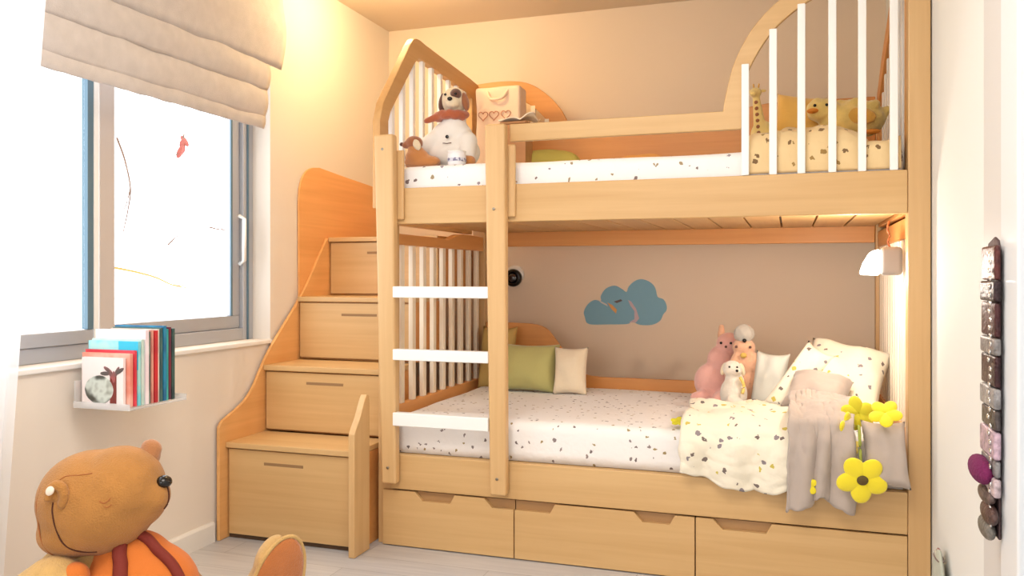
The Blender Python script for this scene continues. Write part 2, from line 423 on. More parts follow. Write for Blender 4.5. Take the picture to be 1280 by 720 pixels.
fold('fold', 2.02, 3.245, -2.276, 2.16, 1.985, .022, 2)
fold('fold', 2.02, 3.245, -2.290, 2.05, 1.860, .020, 3)
fold('hem', 2.02, 3.245, -2.296, 1.90, 1.813, .010, 4)
link('head_rail', box(-2.338, -2.28, 2.03, 3.325, 2.46, 2.50), TRIM, bl)
for y in (2.035, 3.22): link('cord', tube([(-2.31, y, 2.47), (-2.31, y, 1.83)], .0015, 6), TRIM, bl)

# ------------------------------------------------------------------ sheer curtain
SH = bpy.data.materials.new('sheer_voile'); SH.use_nodes = True; nt = SH.node_tree; nt.nodes.clear()
o_ = nt.nodes.new('ShaderNodeOutputMaterial'); d_ = nt.nodes.new('ShaderNodeBsdfDiffuse'); d_.inputs[0].default_value = (.93, .95, .98, 1)
t_ = nt.nodes.new('ShaderNodeBsdfTranslucent'); t_.inputs[0].default_value = (.93, .96, 1, 1); p_ = nt.nodes.new('ShaderNodeBsdfTransparent')
a_ = nt.nodes.new('ShaderNodeMixShader'); a_.inputs[0].default_value = .55; c_ = nt.nodes.new('ShaderNodeMixShader'); c_.inputs[0].default_value = .25
nt.links.new(d_.outputs[0], a_.inputs[1]); nt.links.new(t_.outputs[0], a_.inputs[2]); nt.links.new(a_.outputs[0], c_.inputs[1]); nt.links.new(p_.outputs[0], c_.inputs[2]); nt.links.new(c_.outputs[0], o_.inputs[0])
ct = root('sheer_curtain', 'white sheer curtain gathered at the left edge of the window', 'curtain', (-2.18, 1.65, .02))
bm = bmesh.new(); g = []
for j in range(13):
    t = j/12; z = 2.56*(1-t)+.03*t; row = []
    y1 = 2.03-.23*t**.8
    for i in range(97):
        s = i/96; y = 1.35+(y1-1.35)*s
        row.append(bm.verts.new((-2.17+.022*math.sin(s*2*PI*8+.4*math.sin(t*3))+.006*math.sin(s*41), y, z)))
    g.append(row)
for j in range(12):
    for i in range(96): bm.faces.new((g[j][i], g[j][i+1], g[j+1][i+1], g[j+1][i]))
link('voile', bm, SH, ct, smooth=True)
link('curtain_rod', tube([(-2.17, 1.30, 2.575), (-2.17, 1.98, 2.575)], .010, 10), METAL, ct, smooth=True)
for y in (1.33, 1.97): link('rod_bracket', tube([(-2.17, y, 2.575), (-2.17, y, 2.637)], .006, 8), METAL, ct)

# ------------------------------------------------------------------ bunk bed
BX0, BX1, BY0, BY1 = -1.66, .458, 3.15, 4.35
bed = root('bunk_bed', 'maple bunk bed with white spindles, two bunks and drawers below', 'bunk bed', (-.6, 3.75, 0))
def P_(name, bm, m, parent=bed, bevel=.004, label=None, **k):
    o = link(name, bm, m, parent, bevel=bevel, **k)
    if label: o['label'] = label
    return o
def topz(y, poly):
    for (a, za), (b_, zb) in zip(poly, poly[1:]):
        if a <= y <= b_ and b_ > a: return za+(zb-za)*(y-a)/(b_-a)
    return poly[-1][1]
# posts
P_('post', box(-1.664, -1.594, 3.172, 3.235, 0, 1.50), WZ)
P_('post', box(.387, BX1, 3.150, 3.225, 0, 2.33), WZ)
P_('post', box(-1.664, -1.594, 4.285, 4.35, 0, 1.90), WZ)
P_('post', box(.387, BX1, 4.285, 4.35, 0, 1.92), WZ)
# rails
P_('side_rail', box(-1.593, .386, 3.15, 3.178, .240, .386), WX)
P_('side_rail', box(-1.593, .386, 3.15, 3.180, 1.352, 1.503), WX)
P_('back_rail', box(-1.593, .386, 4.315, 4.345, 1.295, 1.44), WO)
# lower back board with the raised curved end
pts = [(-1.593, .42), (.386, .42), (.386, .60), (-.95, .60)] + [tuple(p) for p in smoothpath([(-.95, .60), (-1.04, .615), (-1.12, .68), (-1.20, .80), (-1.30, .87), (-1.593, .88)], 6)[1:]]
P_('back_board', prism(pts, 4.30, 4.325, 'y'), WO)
# upper back guard: high rounded corner on the left, low board, step up on the right
def ring_guard(outer, inner, a, b_, axis, m, name='guard_rail', **k):
    return P_(name, prism(list(outer)+list(inner)[::-1], a, b_, axis), m, **k)
o1 = [tuple(p) for p in smoothpath([(-1.672, 2.195), (-1.50, 2.203), (-1.36, 2.185), (-1.25, 2.12), (-1.16, 2.02), (-1.105, 1.90)], 6)]
i1 = [tuple(p) for p in smoothpath([(-1.672, 2.112), (-1.50, 2.117), (-1.41, 2.10), (-1.32, 2.05), (-1.24, 1.97), (-1.19, 1.89)], 6)]
gb = ring_guard(o1, i1, 4.301, 4.325, 'y', WO)
pts = [(-1.593, 1.44), (.386, 1.44), (.386, 1.99), (-.10, 1.99)] + [tuple(p) for p in smoothpath([(-.10, 1.99), (-.22, 1.97), (-.31, 1.92), (-.38, 1.895), (-.46, 1.89)], 5)[1:]] + [(-1.593, 1.89)]
P_('back_board', prism(pts, 4.293, 4.323, 'y'), WO)
for i in range(5):
    x = -1.555+i*.078
    zt = topz(x, i1)+.008
    P_('spindle', box(x-.013, x+.013, 4.300, 4.316, 1.885, zt), SLATP, gb, bevel=.003)
# left end, upper: chamfered house-shaped frame
xi0, xi1 = -1.672, -1.636
out = [(3.135, 1.42), (3.135, 1.79), (3.165, 1.87)] + [(3.43, 2.185)] + [tuple(p) for p in smoothpath([(3.43, 2.185), (3.475, 2.225), (3.53, 2.235), (3.59, 2.230)], 4)[1:]] + [(4.18, 2.20), (4.30, 2.19), (4.30, 1.42)]
inn = [(3.215, 1.42), (3.215, 1.80), (3.235, 1.845), (3.48, 2.115), (3.53, 2.15), (3.60, 2.147), (4.10, 2.12), (4.205, 2.10), (4.205, 1.42)]
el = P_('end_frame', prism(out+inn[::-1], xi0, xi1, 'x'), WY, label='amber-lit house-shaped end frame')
for i in range(9):
    y = 3.275+i*.106
    P_('spindle', box(-1.664, -1.643, y-.014, y+.014, 1.42, topz(y, inn[1:8])+.012), WHITE, el, bevel=.003)
P_('end_rail', box(xi0, xi1, 3.216, 4.204, 1.36, 1.419), WY)
# left end, lower
ln = P_('end_rail', box(-1.640, -1.600, 3.236, 4.284, .425, .578), WOY)
pts = [(3.236, 1.27), (4.284, 1.27), (4.284, 1.345)] + [tuple(p) for p in smoothpath([(4.284, 1.345), (4.1, 1.35), (3.93, 1.345), (3.80, 1.315), (3.68, 1.318), (3.5, 1.318), (3.236, 1.318)], 5)[1:]]
P_('end_header', prism(pts, -1.642, -1.600, 'x'), WOY)
for i in range(9):
    y = 3.30+i*.115
    P_('spindle', box(-1.631, -1.609, y-.017, y+.017, .573, 1.275), SLATP, bed, bevel=.003)
# right end, lower and upper
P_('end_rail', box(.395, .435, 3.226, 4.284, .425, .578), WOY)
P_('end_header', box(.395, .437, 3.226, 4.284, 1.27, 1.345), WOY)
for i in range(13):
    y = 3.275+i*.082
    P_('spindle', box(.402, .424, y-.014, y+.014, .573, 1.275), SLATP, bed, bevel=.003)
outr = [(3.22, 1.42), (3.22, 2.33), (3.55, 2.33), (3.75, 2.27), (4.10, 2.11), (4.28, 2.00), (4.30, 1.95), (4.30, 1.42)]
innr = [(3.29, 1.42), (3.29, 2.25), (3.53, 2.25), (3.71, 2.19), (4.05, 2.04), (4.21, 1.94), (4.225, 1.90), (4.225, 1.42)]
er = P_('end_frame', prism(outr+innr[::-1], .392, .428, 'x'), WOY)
for i in range(9):
    y = 3.36+i*.098
    P_('spindle', box(.400, .421, y-.014, y+.014, 1.42, topz(y+.014, innr[1:7])+.002), WHITE, er, bevel=.003)
P_('end_rail', box(.392, .428, 3.291, 4.224, 1.36, 1.419), WOY)
# front guard: low board from the ladder, then the tall curved rail up to the right post
og = [tuple(p) for p in smoothpath([(-.235, 1.745), (-.226, 1.80), (-.195, 1.92), (-.135, 2.035), (-.050, 2.125), (.06, 2.195), (.20, 2.235), (.387, 2.25)], 6)]
ig = [tuple(p) for p in smoothpath([(-.168, 1.675), (-.163, 1.80), (-.138, 1.90), (-.062, 2.022), (.035, 2.105), (.12, 2.145), (.22, 2.165), (.387, 2.172)], 6)]
outline = [(-1.068, 1.675), (-.168, 1.675)] + ig[1:] + og[::-1] + [(-1.068, 1.745)]
fg = P_('guard_rail', prism(outline, 3.158, 3.182, 'y'), WX)
for x in (-.155, -.058, .039, .143, .241, .343):
    zt = topz(x, [p for p in ig if p[0] > -.165]) if x > -.14 else 1.905
    P_('spindle', box(x-.0135, x+.0135, 3.152 if x > -.14 else 3.146, 3.170 if x > -.14 else 3.1575, 1.503, zt+.006), WHITE, fg, bevel=.003, label='white guard spindle')
# slats under the upper mattress
ns = 14; wsl = (.386+1.593)/ns
s0 = None
for i in range(ns):
    x = -1.593+i*wsl
    if s0 is None:
        s0 = P_('slat', box(x+.004, x+wsl-.004, 3.182, 4.313, 1.372, 1.392), WY, bevel=.002)
    else:
        c = s0.copy(); COL.objects.link(c); c.location = (s0.location[0]+i*wsl, 0, 0)
P_('bed_base', box(-1.592, .385, 3.180, 4.298, .36, .385), WX)
# drawers under the lower bunk: finger notches cut into their top edges
DZ1 = .234; y0, y1 = 3.150, 3.170
def drawer(x0, x1, notches):
    pts = [(x0, .004), (x1, .004), (x1, DZ1)]
    for a, b_, kind in sorted(notches, reverse=True):
        if kind == 'both': pts += [(b_, DZ1), (b_-.02, DZ1-.036), (a+.035, DZ1-.036), (a, DZ1)]
        elif kind == 'left': pts = pts[:-1]+[(x1, DZ1-.036), (a+.035, DZ1-.036), (a, DZ1)]
        elif kind == 'right': pts += [(b_, DZ1), (b_-.02, DZ1-.036), (x0, DZ1-.036)]
    if not any(n[2] == 'right' for n in notches): pts.append((x0, DZ1))
    d = P_('drawer', prism(pts, y0, y1, 'y'), WX, bevel=.002)
    for a, b_, kind in notches:
        P_('finger_notch', box(max(a-.01, x0), min(b_+.01, x1), y1+.001, y1+.012, DZ1-.055, DZ1-.001), wood('notch_shade_wood', (178, 138, 92), 0), d, bevel=0)  # backing in darker wood, the shade inside the notch put into its colour
    return d
drawer(-1.632, -1.049, [(-1.483, -1.305, 'both'), (-1.175, -1.049, 'left')])
drawer(-1.045, -.337, [(-1.045, -.878, 'right'), (-.566, -.410, 'both')])
drawer(-.333, .385, [(-.270, -.062, 'both')])
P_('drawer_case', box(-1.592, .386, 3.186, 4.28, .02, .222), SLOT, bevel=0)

# mattresses
def mattress(label, x0, x1, y0, y1, z0, z1, m, r=.05, seed=0):
    bm = bmesh.new(); NX, NY = 90, 50; prof = []
    W = x1-x0; D = y1-y0; cx, cy = (x0+x1)/2, (y0+y1)/2
    n = 8; rows = []
    levels = [(0, z0)]+[(0, z0+(z1-r-z0)*k/3) for k in (1, 2, 3)]+[(r*(1-math.cos(R(90*k/5))), z1-r+r*math.sin(R(90*k/5))) for k in range(1, 6)]
    for k in range(1, 5): levels.append((r+(min(W, D)/2-r)*k/4.5, z1))
    for ins, z in levels:
        ring = []
        hx, hy = W/2-ins, D/2-ins; cr = max(.01, .05-ins*.3); N = 200
        for i in range(N):
            # rounded rectangle by angle of perimeter
            t = i/N*2*(2*hx+2*hy); L1, L2 = 2*hx, 2*hy
            t = i/N*(2*L1+2*L2)
            if t < L1: p = (-hx+t, -hy)
            elif t < L1+L2: p = (hx, -hy+t-L1)
            elif t < 2*L1+L2: p = (hx-(t-L1-L2), hy)
            else: p = (-hx, hy-(t-2*L1-L2))
            nz = noise.noise(Vector((p[0]*3+seed, p[1]*3, z*4)))*.006
            pu = .004*noise.noise(Vector((p[0]*16+seed, p[1]*16, z*12)))
            q = Vector((p[0], p[1], 0)); d = q.normalized()
            ring.append(bm.verts.new((cx+p[0]+d.x*pu, cy+p[1]+d.y*pu*(1 if z < z1 else 0), z+(nz if z > z0+.03 else 0))))
        rows.append(ring)
    for a, b_ in zip(rows, rows[1:]):
        for i in range(200): bm.faces.new((a[i], a[(i+1) % 200], b_[(i+1) % 200], b_[i]))
    bm.faces.new(rows[0][::-1]); bm.faces.new(rows[-1])
    o = link('mattress', bm, m, smooth=True, origin=(cx, cy, z0)); return tag(o, label, 'mattress')
mattress('white printed mattress on the lower bunk', -1.585, .378, 3.186, 4.285, .388, .548, SHEET2, .045, 3)
mattress('white mattress with small dark prints on the upper bunk', -1.585, .378, 3.190, 4.280, 1.394, 1.598, SHEET, .03, 9)

# ------------------------------------------------------------------ ladder
ld = root('bunk_ladder', 'light wooden ladder with three white rungs, leaning on the bunk bed front', 'ladder', (-1.34, 3.11, .28))
def lrail(xt0, xt1, xb0, xb1, zt, zb):
    bm = bmesh.new(); vs = []
    for (xa, xb, z, y) in ((xb0, xb1, zb, 3.098), (xt0, xt1, zt, 3.085)):
        vs.append([bm.verts.new(p) for p in ((xa, y, z), (xb, y, z), (xb, y+.045, z), (xa, y+.045, z))])
    a, b_ = vs
    bm.faces.new(a[::-1]); bm.faces.new(b_)
    for i in range(4): bm.faces.new((a[i], a[(i+1) % 4], b_[(i+1) % 4], b_[i]))
    return link('ladder_rail', bm, WZ, ld, bevel=.010, seg=3)
l1 = lrail(-1.640, -1.553, -1.612, -1.545, 1.722, .272)
l2 = lrail(-1.150, -1.064, -1.132, -1.064, 1.737, .262)
for z0, z1 in ((1.045, 1.092), (.787, .833), (.516, .571)):
    link('rung', box(-1.556, -1.136, 3.090, 3.125, z0, z1), WHITE, ld, bevel=.004)['label'] = 'white lacquered rung'
for x, z, o in ((-1.58, .34, l1), (-1.60, 1.66, l1), (-1.11, 1.40, l2), (-1.10, .33, l2)):
    link('bolt', lathe([(.006, 0), (.006, -.003), (.003, -.004)], (x, 3.088 if z > 1 else 3.0965, z), 'y', 12), METAL, o)
for x, o in ((-1.553, l1), (-1.063, l2)):
    link('hook_block', box(x-.01, x+.026, 3.1335, 3.1485, 1.37, 1.66), WZ, o, bevel=.006)

# ------------------------------------------------------------------ stair cabinet
st = root('stair_cabinet', 'maple storage staircase with four drawer steps beside the bunk bed', 'stairs', (-1.99, 3.6, 0))
SX0, SX1 = -2.312, -1.684
fronts = [3.02, 3.29, 3.57, 3.86]; tops = [.417, .722, 1.032, 1.338]
prev = 0.0
hs = [(-2.127, -1.935, .333), (-2.091, -1.901, .645), (-2.072, -1.88, .945), (-2.089, -1.90, 1.255)]
for i, (yf, zt) in enumerate(zip(fronts, tops)):
    yb = fronts[i+1] if i < 3 else 4.40
    zb = (0 if i == 0 else tops[i-1])
    link('tread', box(SX0, SX1, yf-.014, yb-(.001 if i < 3 else 0), zt-.024, zt), WX, st, bevel=.003)
    link('step_case', box(SX0+.001, SX1-.001, yf+.022, yb+.02 if i < 3 else 4.40, zb+.001 if i else .002, zt-.025), WO, st)
    z0 = zb+.010 if i else .020; z1 = zt-.030
    d = link('drawer', box(SX0+.006, SX1-.006, yf, yf+.020, z0, z1), WX, st, bevel=.002)
    x0, x1, z = hs[i]
    link('handle_slot', box(x0, x1, yf-.0012, yf+.001, z-.006, z+.006), mat('slot_shade_wood', (150, 116, 78), .7), d)  # flat strip on the drawer face, slot shade painted as a darker colour
link('plinth', box(SX0+.002, SX1-.002, 3.030, 3.040, .001, .019), SLOT, st)
side = [(2.966, .001), (2.966, .484)] + [tuple(p) for p in smoothpath([(2.966, .484), (2.985, .508), (3.02, .524), (3.13, .570), (3.20, .625), (3.25, .690), (3.30, .755), (3.37, .828), (3.50, .945), (3.60, 1.04), (3.68, 1.13), (3.76, 1.235), (3.84, 1.333)], 5)[1:]] + [(4.42, 1.333), (4.42, .001)]
link('side_panel', prism(side, -2.328, -2.313, 'x'), wood('maple_panel', (232, 176, 112), 1), st, bevel=.003)
gp = [(3.60, .90)] + [tuple(p) for p in smoothpath([(3.595, 1.50), (3.605, 1.58), (3.64, 1.645), (3.70, 1.685), (3.79, 1.70)], 5)] + [(4.06, 1.68), (4.46, 1.655), (4.46, .90)]
link('guard_panel', prism(gp, -2.3385, -2.3285, 'x'), wood('amber_panel', (240, 178, 112), 1), st, bevel=.003)['label'] = 'tall amber guard panel against the wall'
rp_ = [(2.952, .001), (2.952, .495)] + [tuple(p) for p in smoothpath([(2.952, .495), (2.965, .515), (3.00, .56), (3.035, .62), (3.055, .645)], 4)[1:]] + [(3.075, .640), (3.080, .60), (3.080, .001)]
link('side_panel', prism(rp_, -1.683, -1.655, 'x'), WZ, st, bevel=.003)

# ------------------------------------------------------------------ reading lamp and camera on the walls of the lower bunk
lp = root('reading_lamp', 'lit reading lamp with grey housing clipped to the right bunk end', 'lamp', (.39, 3.37, 1.19))
GREYP = mat('grey_lamp_body', (168, 160, 154), .4)
b = box(.318, .393, 3.335, 3.405, 1.137, 1.243); link('housing', b, GREYP, lp, bevel=.016, seg=4)
b = bmesh.new()
prism([(.247, 1.140), (.317, 1.137), (.317, 1.236), (.285, 1.226), (.262, 1.185)], 3.332, 3.408, 'y', b)
LM = mat('lamp_diffuser', (255, 250, 240), .4, emit=9)
link('diffuser', b, LM, lp, bevel=.012, seg=3)
b = tube(smoothpath([(.352, 3.37, 1.243), (.345, 3.372, 1.262), (.352, 3.375, 1.285), (.345, 3.38, 1.31), (.352, 3.39, 1.34)], 4), .004, 8); link('hanger', b, mat('copper_hook', (200, 130, 96), .4, .5), lp, smooth=True)
bp = root('bunk_camera', 'round black camera on a white base, on the wall above the pillows', 'camera', (-1.52, YB, 1.13))
cx_, cz_ = -1.520, 1.129
link('base', lathe([(.055, 0), (.055, -.015), (.05, -.024), (.03, -.03)], (cx_, YB, cz_+.012), 'y', 28), PLASTIC, bp, smooth=True)
link('lens_ring', lathe([(.050, 0), (.052, -.02), (.046, -.036), (.034, -.040), (.030, -.030)], (cx_, YB-.024, cz_-.006), 'y', 28), BLACK, bp, smooth=True)
link('lens', ell((cx_, YB-.056, cz_-.006), (.027, .014, .027)), mat('lens_glass', (30, 28, 34), .05, coat=1), bp, smooth=True)

# ------------------------------------------------------------------ cloud wall sticker
cl = root('cloud_sticker', 'blue cloud sticker with a tiny flying bird on the lower bunk wall', 'wall sticker', (-.87, YB, .98))
def ypx(x, y, Yp):
    u = (x-640)/F; w = Yp/(u*SN+CS); return (w*(u*CS-SN), H-(y-344.3)*w/F)
cpx = [(736, 405), (731, 396), (730, 389), (735, 380), (743, 375), (751, 376), (751, 370), (757, 361), (768, 357), (777, 361), (783, 365), (786, 358), (794, 351), (803, 349), (813, 353), (819, 360), (822, 371), (829, 374), (833, 381), (833, 388), (829, 393), (825, 401), (815, 406), (800, 406), (790, 402), (784, 405), (760, 405.5)]
pts = [tuple(p) for p in smoothpath([ypx(x, y, YB-.003) for x, y in cpx], 4, True)]
CB = mat('cloud_blue', (128, 176, 198), .6)
link('cloud', prism(pts, YB-.004, YB-.0005, 'y'), CB, cl)
def flat(name, px, m, y=YB-.0055):
    return link(name, prism([ypx(x, yy, y) for x, yy in px], y, y+.0013, 'y'), m, cl)
flat('wing', [(759, 378), (765, 381), (771, 387), (770, 392), (764, 386)], mat('bird_orange', (226, 164, 96), .6))
flat('body', [(767, 377), (776, 374), (778, 376), (771, 379)], mat('bird_dark', (96, 84, 86), .6))
flat('wing', [(746, 374), (758, 380), (760, 383), (752, 379)], mat('bird_white', (214, 206, 200), .6))
flat('ribbon', [(785, 375), (789, 377), (795, 386), (799, 398), (795, 403), (786, 403), (793, 399), (793, 389), (788, 382)], mat('ribbon_pink', (202, 180, 188), .6))

# ------------------------------------------------------------------ book rack under the window
ACR = mat('clear_acrylic', (232, 232, 232), .1, alpha=.45)
rk = root('book_rack', 'clear acrylic wall rack holding books under the window sill', 'book rack', (-2.33, 2.33, .70))
link('rack_floor', box(-2.296, -2.058, 2.19, 2.455, .690, .698), ACR, rk, bevel=.002)
link('rack_lip', box(-2.296, -2.058, 2.186, 2.190, .690, .712), ACR, rk, bevel=.001)
link('wall_tab', box(-2.3385, -2.2965, 2.42, 2.45, .690, .698), ACR, rk); link('wall_tab', box(-2.3385, -2.2965, 2.34, 2.37, .690, .698), ACR, rk); link('rack_back', box(-2.296, -2.293, 2.19, 2.455, .699, .78), ACR, rk, bevel=.001)
link('rack_lip', box(-2.296, -2.058, 2.455, 2.459, .690, .712), ACR, rk, bevel=.001)
def cover_mat(name, kind, base):
    """procedural printed cover: broad patches of colour"""
    m = bpy.data.materials.new(name); m.use_nodes = True; nt = m.node_tree; b = nt.nodes['Principled BSDF']; b.inputs['Roughness'].default_value = .35
    tc = nt.nodes.new('ShaderNodeTexCoord'); n = nt.nodes.new('ShaderNodeTexNoise'); n.inputs['Scale'].default_value = 14; n.inputs['Detail'].default_value = 2
    nt.links.new(tc.outputs['Object'], n.inputs['Vector'])
    rp = nt.nodes.new('ShaderNodeValToRGB'); rp.color_ramp.interpolation = 'EASE'
    cols = kind; 
    while len(rp.color_ramp.elements) < len(cols): rp.color_ramp.elements.new(.5)
    for i, c in enumerate(cols): rp.color_ramp.elements[i].position = .35+.3*i/max(1, len(cols)-1); rp.color_ramp.elements[i].color = lin(c)
    nt.links.new(n.outputs['Fac'], rp.inputs['Fac']); nt.links.new(rp.outputs['Color'], b.inputs['Base Color'])
    return m
PAPER = mat('book_paper', (236, 230, 220), .8)
books = [ # depth start, thickness, left x, right x, height, cover colour(s), label, extra
 (2.203, .012, -2.305, -2.100, .175, [(238, 226, 224), (238, 226, 224)], 'front book with a grey plant picture on its pale cover, in the wall rack', 'plant'),
 (2.217, .014, -2.318, -2.085, .190, [(226, 138, 118), (236, 178, 160)], 'salmon book directly behind the plant picture book in the rack', None),
 (2.233, .010, -2.320, -2.080, .200, [(206, 52, 66), (222, 70, 84)], 'thin crimson book, third from the front in the rack', None),
 (2.246, .012, -2.325, -2.078, .232, [(176, 224, 220), (120, 210, 226)], 'pale turquoise book with a bright blue corner in the rack', 'blue'),
 (2.261, .014, -2.325, -2.078, .238, [(208, 224, 218), (190, 214, 206)], 'mint spine book behind the turquoise one in the rack', None),
 (2.278, .016, -2.328, -2.076, .252, [(236, 218, 226), (242, 230, 236)], 'large pale pink book rising above the middle of the rack', None),
 (2.297, .008, -2.320, -2.080, .246, [(74, 88, 80), (120, 134, 120)], 'thin dark green spine book behind the pink one', None),
 (2.308, .010, -2.322, -2.078, .250, [(224, 160, 140), (206, 130, 118)], 'peach spine book near the middle of the rack', None),
 (2.321, .016, -2.325, -2.076, .248, [(204, 44, 52), (180, 40, 50)], 'thick bright red spine book in the rack', None),
 (2.339, .009, -2.320, -2.080, .252, [(226, 216, 204), (200, 190, 180)], 'cream spine book behind the thick red one', None),
 (2.350, .012, -2.322, -2.078, .256, [(50, 84, 86), (70, 110, 104)], 'dark teal spine book near the back of the rack', None),
 (2.364, .014, -2.325, -2.076, .262, [(36, 136, 176), (28, 104, 150)], 'deep blue spine book near the back of the rack', None),
 (2.380, .010, -2.322, -2.078, .250, [(40, 150, 150), (60, 170, 160)], 'teal green spine book, third from the back of the rack', None),
 (2.392, .012, -2.325, -2.078, .256, [(120, 40, 58), (88, 44, 66)], 'maroon spine book, second from the back of the rack', None),
 (2.406, .014, -2.322, -2.076, .250, [(58, 92, 88), (48, 70, 72)], 'dark bottle green book at the very back of the rack', None)]
for k, (ys, th, xa, xb, hh, cols, lab, ex) in enumerate(books):
    z0 = .6985; xa = max(xa+.035, -2.291) if k > 2 else xa+.030; hh *= .93 if k < 5 else 1
    bk = root('picture_book', lab, 'book', ((xa+xb)/2, ys, z0), 'books in the wall rack')
    cm = cover_mat('cover_%d' % k, cols, None)
    b = bmesh.new(); box(xa, xb, ys, ys+.0015, z0, z0+hh, b); box(xa, xb, ys+th-.0025, ys+th-.001, z0, z0+hh, b); box(xb-.002, xb, ys+.0015, ys+th-.0025, z0, z0+hh, b)
    link('cover', b, cm, bk)
    link('page_block', box(xa+.002, xb-.0025, ys+.002, ys+th-.003, z0+.003, z0+hh-.003), PAPER, bk)
    if ex == 'plant':
        b = ell((xa+.075, ys-.0008, z0+.055), (.062, .0008, .048)); link('cover_picture', b, cover_mat('plant_pic', [(70, 72, 66), (200, 208, 200), (120, 122, 110)], None), bk, smooth=True)
        for a in range(6):
            b = ell((xa+.10+.012*a, ys-.0008, z0+.11+.012*math.sin(a*1.7)), (.022, .0007, .007), (0, 30*a, 0), sub=2); link('cover_leaf', b, cover_mat('leaf_pic%d' % (a % 2), [(84, 80, 78), (170, 90, 90)], None), bk, smooth=True)
        link('cover_band', box(xb-.055, xb-.028, ys-.001, ys-.0002, z0, z0+.11), mat('band_brown', (120, 46, 40), .5), bk)
    if ex == 'blue':
        link('cover_panel', box(xa+.13, xb, ys-.0008, ys-.0001, z0+.12, z0+hh), mat('panel_cyan', (52, 186, 220), .4), bk)

# ------------------------------------------------------------------ pillows and cushions, lower bunk left
GREEN = mat('sage_cushion', (188, 182, 116), .9, bump=.3, bscale=60, sheen=.3)
OLV = mat('olive_tan', (196, 164, 96), .9, bump=.3, bscale=60)
CRM = mat('cream_fleece', (236, 220, 192), .95, bump=.6, bscale=120, sheen=.4)
p = pillow('cushion', (-1.27, 4.03, .668), (.34, .25, .15), (76, 0, -4), GREEN, seed=2); tag(p, 'sage green cushion against the back board of the lower bunk', 'cushion', 'cushions at the left end of the lower bunk')
p = pillow('cushion', (-1.030, 3.99, .665), (.17, .24, .10), (74, 0, 6), CRM, seed=5); tag(p, 'small cream fleece cushion leaning on the sage green one', 'cushion', 'cushions at the left end of the lower bunk')
p = pillow('cushion', (-1.475, 4.16, .70), (.20, .34, .10), (76, 0, -3), OLV, seed=7); tag(p, 'olive tan cushion in the back left corner of the lower bunk', 'cushion', 'cushions at the left end of the lower bunk')

# ------------------------------------------------------------------ plush helpers
def furm(name, rgb, v=.12): return mat(name, rgb, .95, bump=.8, bscale=260, vary=v, vscale=18, sheen=.5)
BRN = furm('brown_fur', (168, 104, 66)); DBR = furm('dark_brown_fur', (104, 66, 52)); CREAM = furm('cream_fur', (240, 222, 190))
SHIRT = mat('white_shirt', (240, 236, 230), .9, bump=.3, bscale=60)
ORN = furm('ginger_fur', (206, 138, 78)); PINK = furm('pink_fur', (238, 182, 172)); PALE = furm('pale_fur', (236, 226, 212)); PEACH = furm('peach_fur', (232, 180, 146))
YEL = furm('mustard_fur', (226, 172, 74)); YELL = furm('butter_fur', (248, 220, 140)); GRY = furm('silver_fur', (196, 190, 180))

# dog in a white shirt on the upper bunk
zt = 1.601
dg = root('plush_dog', 'large plush dog in a white shirt, sitting on the upper bunk by the ladder', 'plush toy', (-1.40, 3.42, zt))
def pxy(x, y, Yp): a = ypx(x, y, Yp); return (a[0], Yp, a[1])
Yd = 3.45; hc0 = pxy(569, 126, Yd)
b = bmesh.new(); c = pxy(567, 165, Yd)
ell((c[0], Yd, zt+.085), (.125, .085, .086), bm=b); ell((c[0]-.01, Yd, zt+.160), (.100, .07, .075), bm=b); capsule((c[0], Yd, zt+.18), (hc0[0], Yd, hc0[2]-.075), .07, .045, b)
capsule((c[0]-.08, Yd-.03, zt+.14), (c[0]-.15, Yd-.06, zt+.09), .045, .035, b); capsule((c[0]+.08, Yd-.03, zt+.13), (c[0]+.10, Yd-.08, zt+.05), .045, .034, b)
fuse('shirt', b, SHIRT, dg)
b = bmesh.new(); hc = pxy(568, 126, Yd)
ell((hc[0], Yd, hc[2]), (.060, .055, .060), bm=b); ell((hc[0]+.01, Yd-.045, hc[2]-.018), (.034, .035, .026), bm=b); ell((hc[0], Yd, hc[2]-.05), (.04, .04, .045), bm=b)
hd = fuse('head', b, CREAM, dg, voxel=.005)
fuse('ear', ell((hc[0]-.052, Yd-.010, hc[2]-.005), (.018, .025, .044), (0, 12, 0)), DBR, hd, voxel=.004)
fuse('ear', ell((hc[0]+.056, Yd-.010, hc[2]-.010), (.017, .025, .044), (0, -12, 0)), BRN, hd, voxel=.004)
link('nose', ell((hc[0]+.012, Yd-.082, hc[2]-.008), (.012, .010, .009)), BLACK, hd, smooth=True)
link('eye_patch', ell((hc[0]+.022, Yd-.038, hc[2]+.020), (.026, .022, .026)), DBR, hd, smooth=True)
for s, dx in ((-1, -.020), (1, .030)): link('eye', ell((hc[0]+dx, Yd-.058, hc[2]+.018), .006), BLACK, hd, smooth=True)
b = bmesh.new(); N = 16
for k in range(N+1):
    a = PI*1.0*k/N-PI; ell((hc[0]-.01+.062*math.cos(a), Yd-.005+.055*math.sin(a), hc[2]-.072-.006*math.sin(k*1.9)), (.024, .022, .020), bm=b, sub=2)
capsule((hc[0]-.04, Yd-.045, hc[2]-.07), (hc[0]-.11, Yd-.06, hc[2]-.095), .020, .014, b)
fuse('scarf', b, furm('rust_scarf', (182, 96, 60)), dg)
fuse('paw', capsule((c[0]-.17, Yd-.085, zt+.030), (c[0]-.05, Yd-.10, zt+.032), .026, .030), BRN, dg)
fuse('paw', capsule((c[0]+.05, Yd-.10, zt+.030), (c[0]+.125, Yd-.115, zt+.029), .030, .026), ORN, dg)
link('button', lathe([(.008, 0), (.008, -.003), (.003, -.005)], (c[0]+.005, Yd-.085, zt+.145), 'y', 14), BLACK, dg)
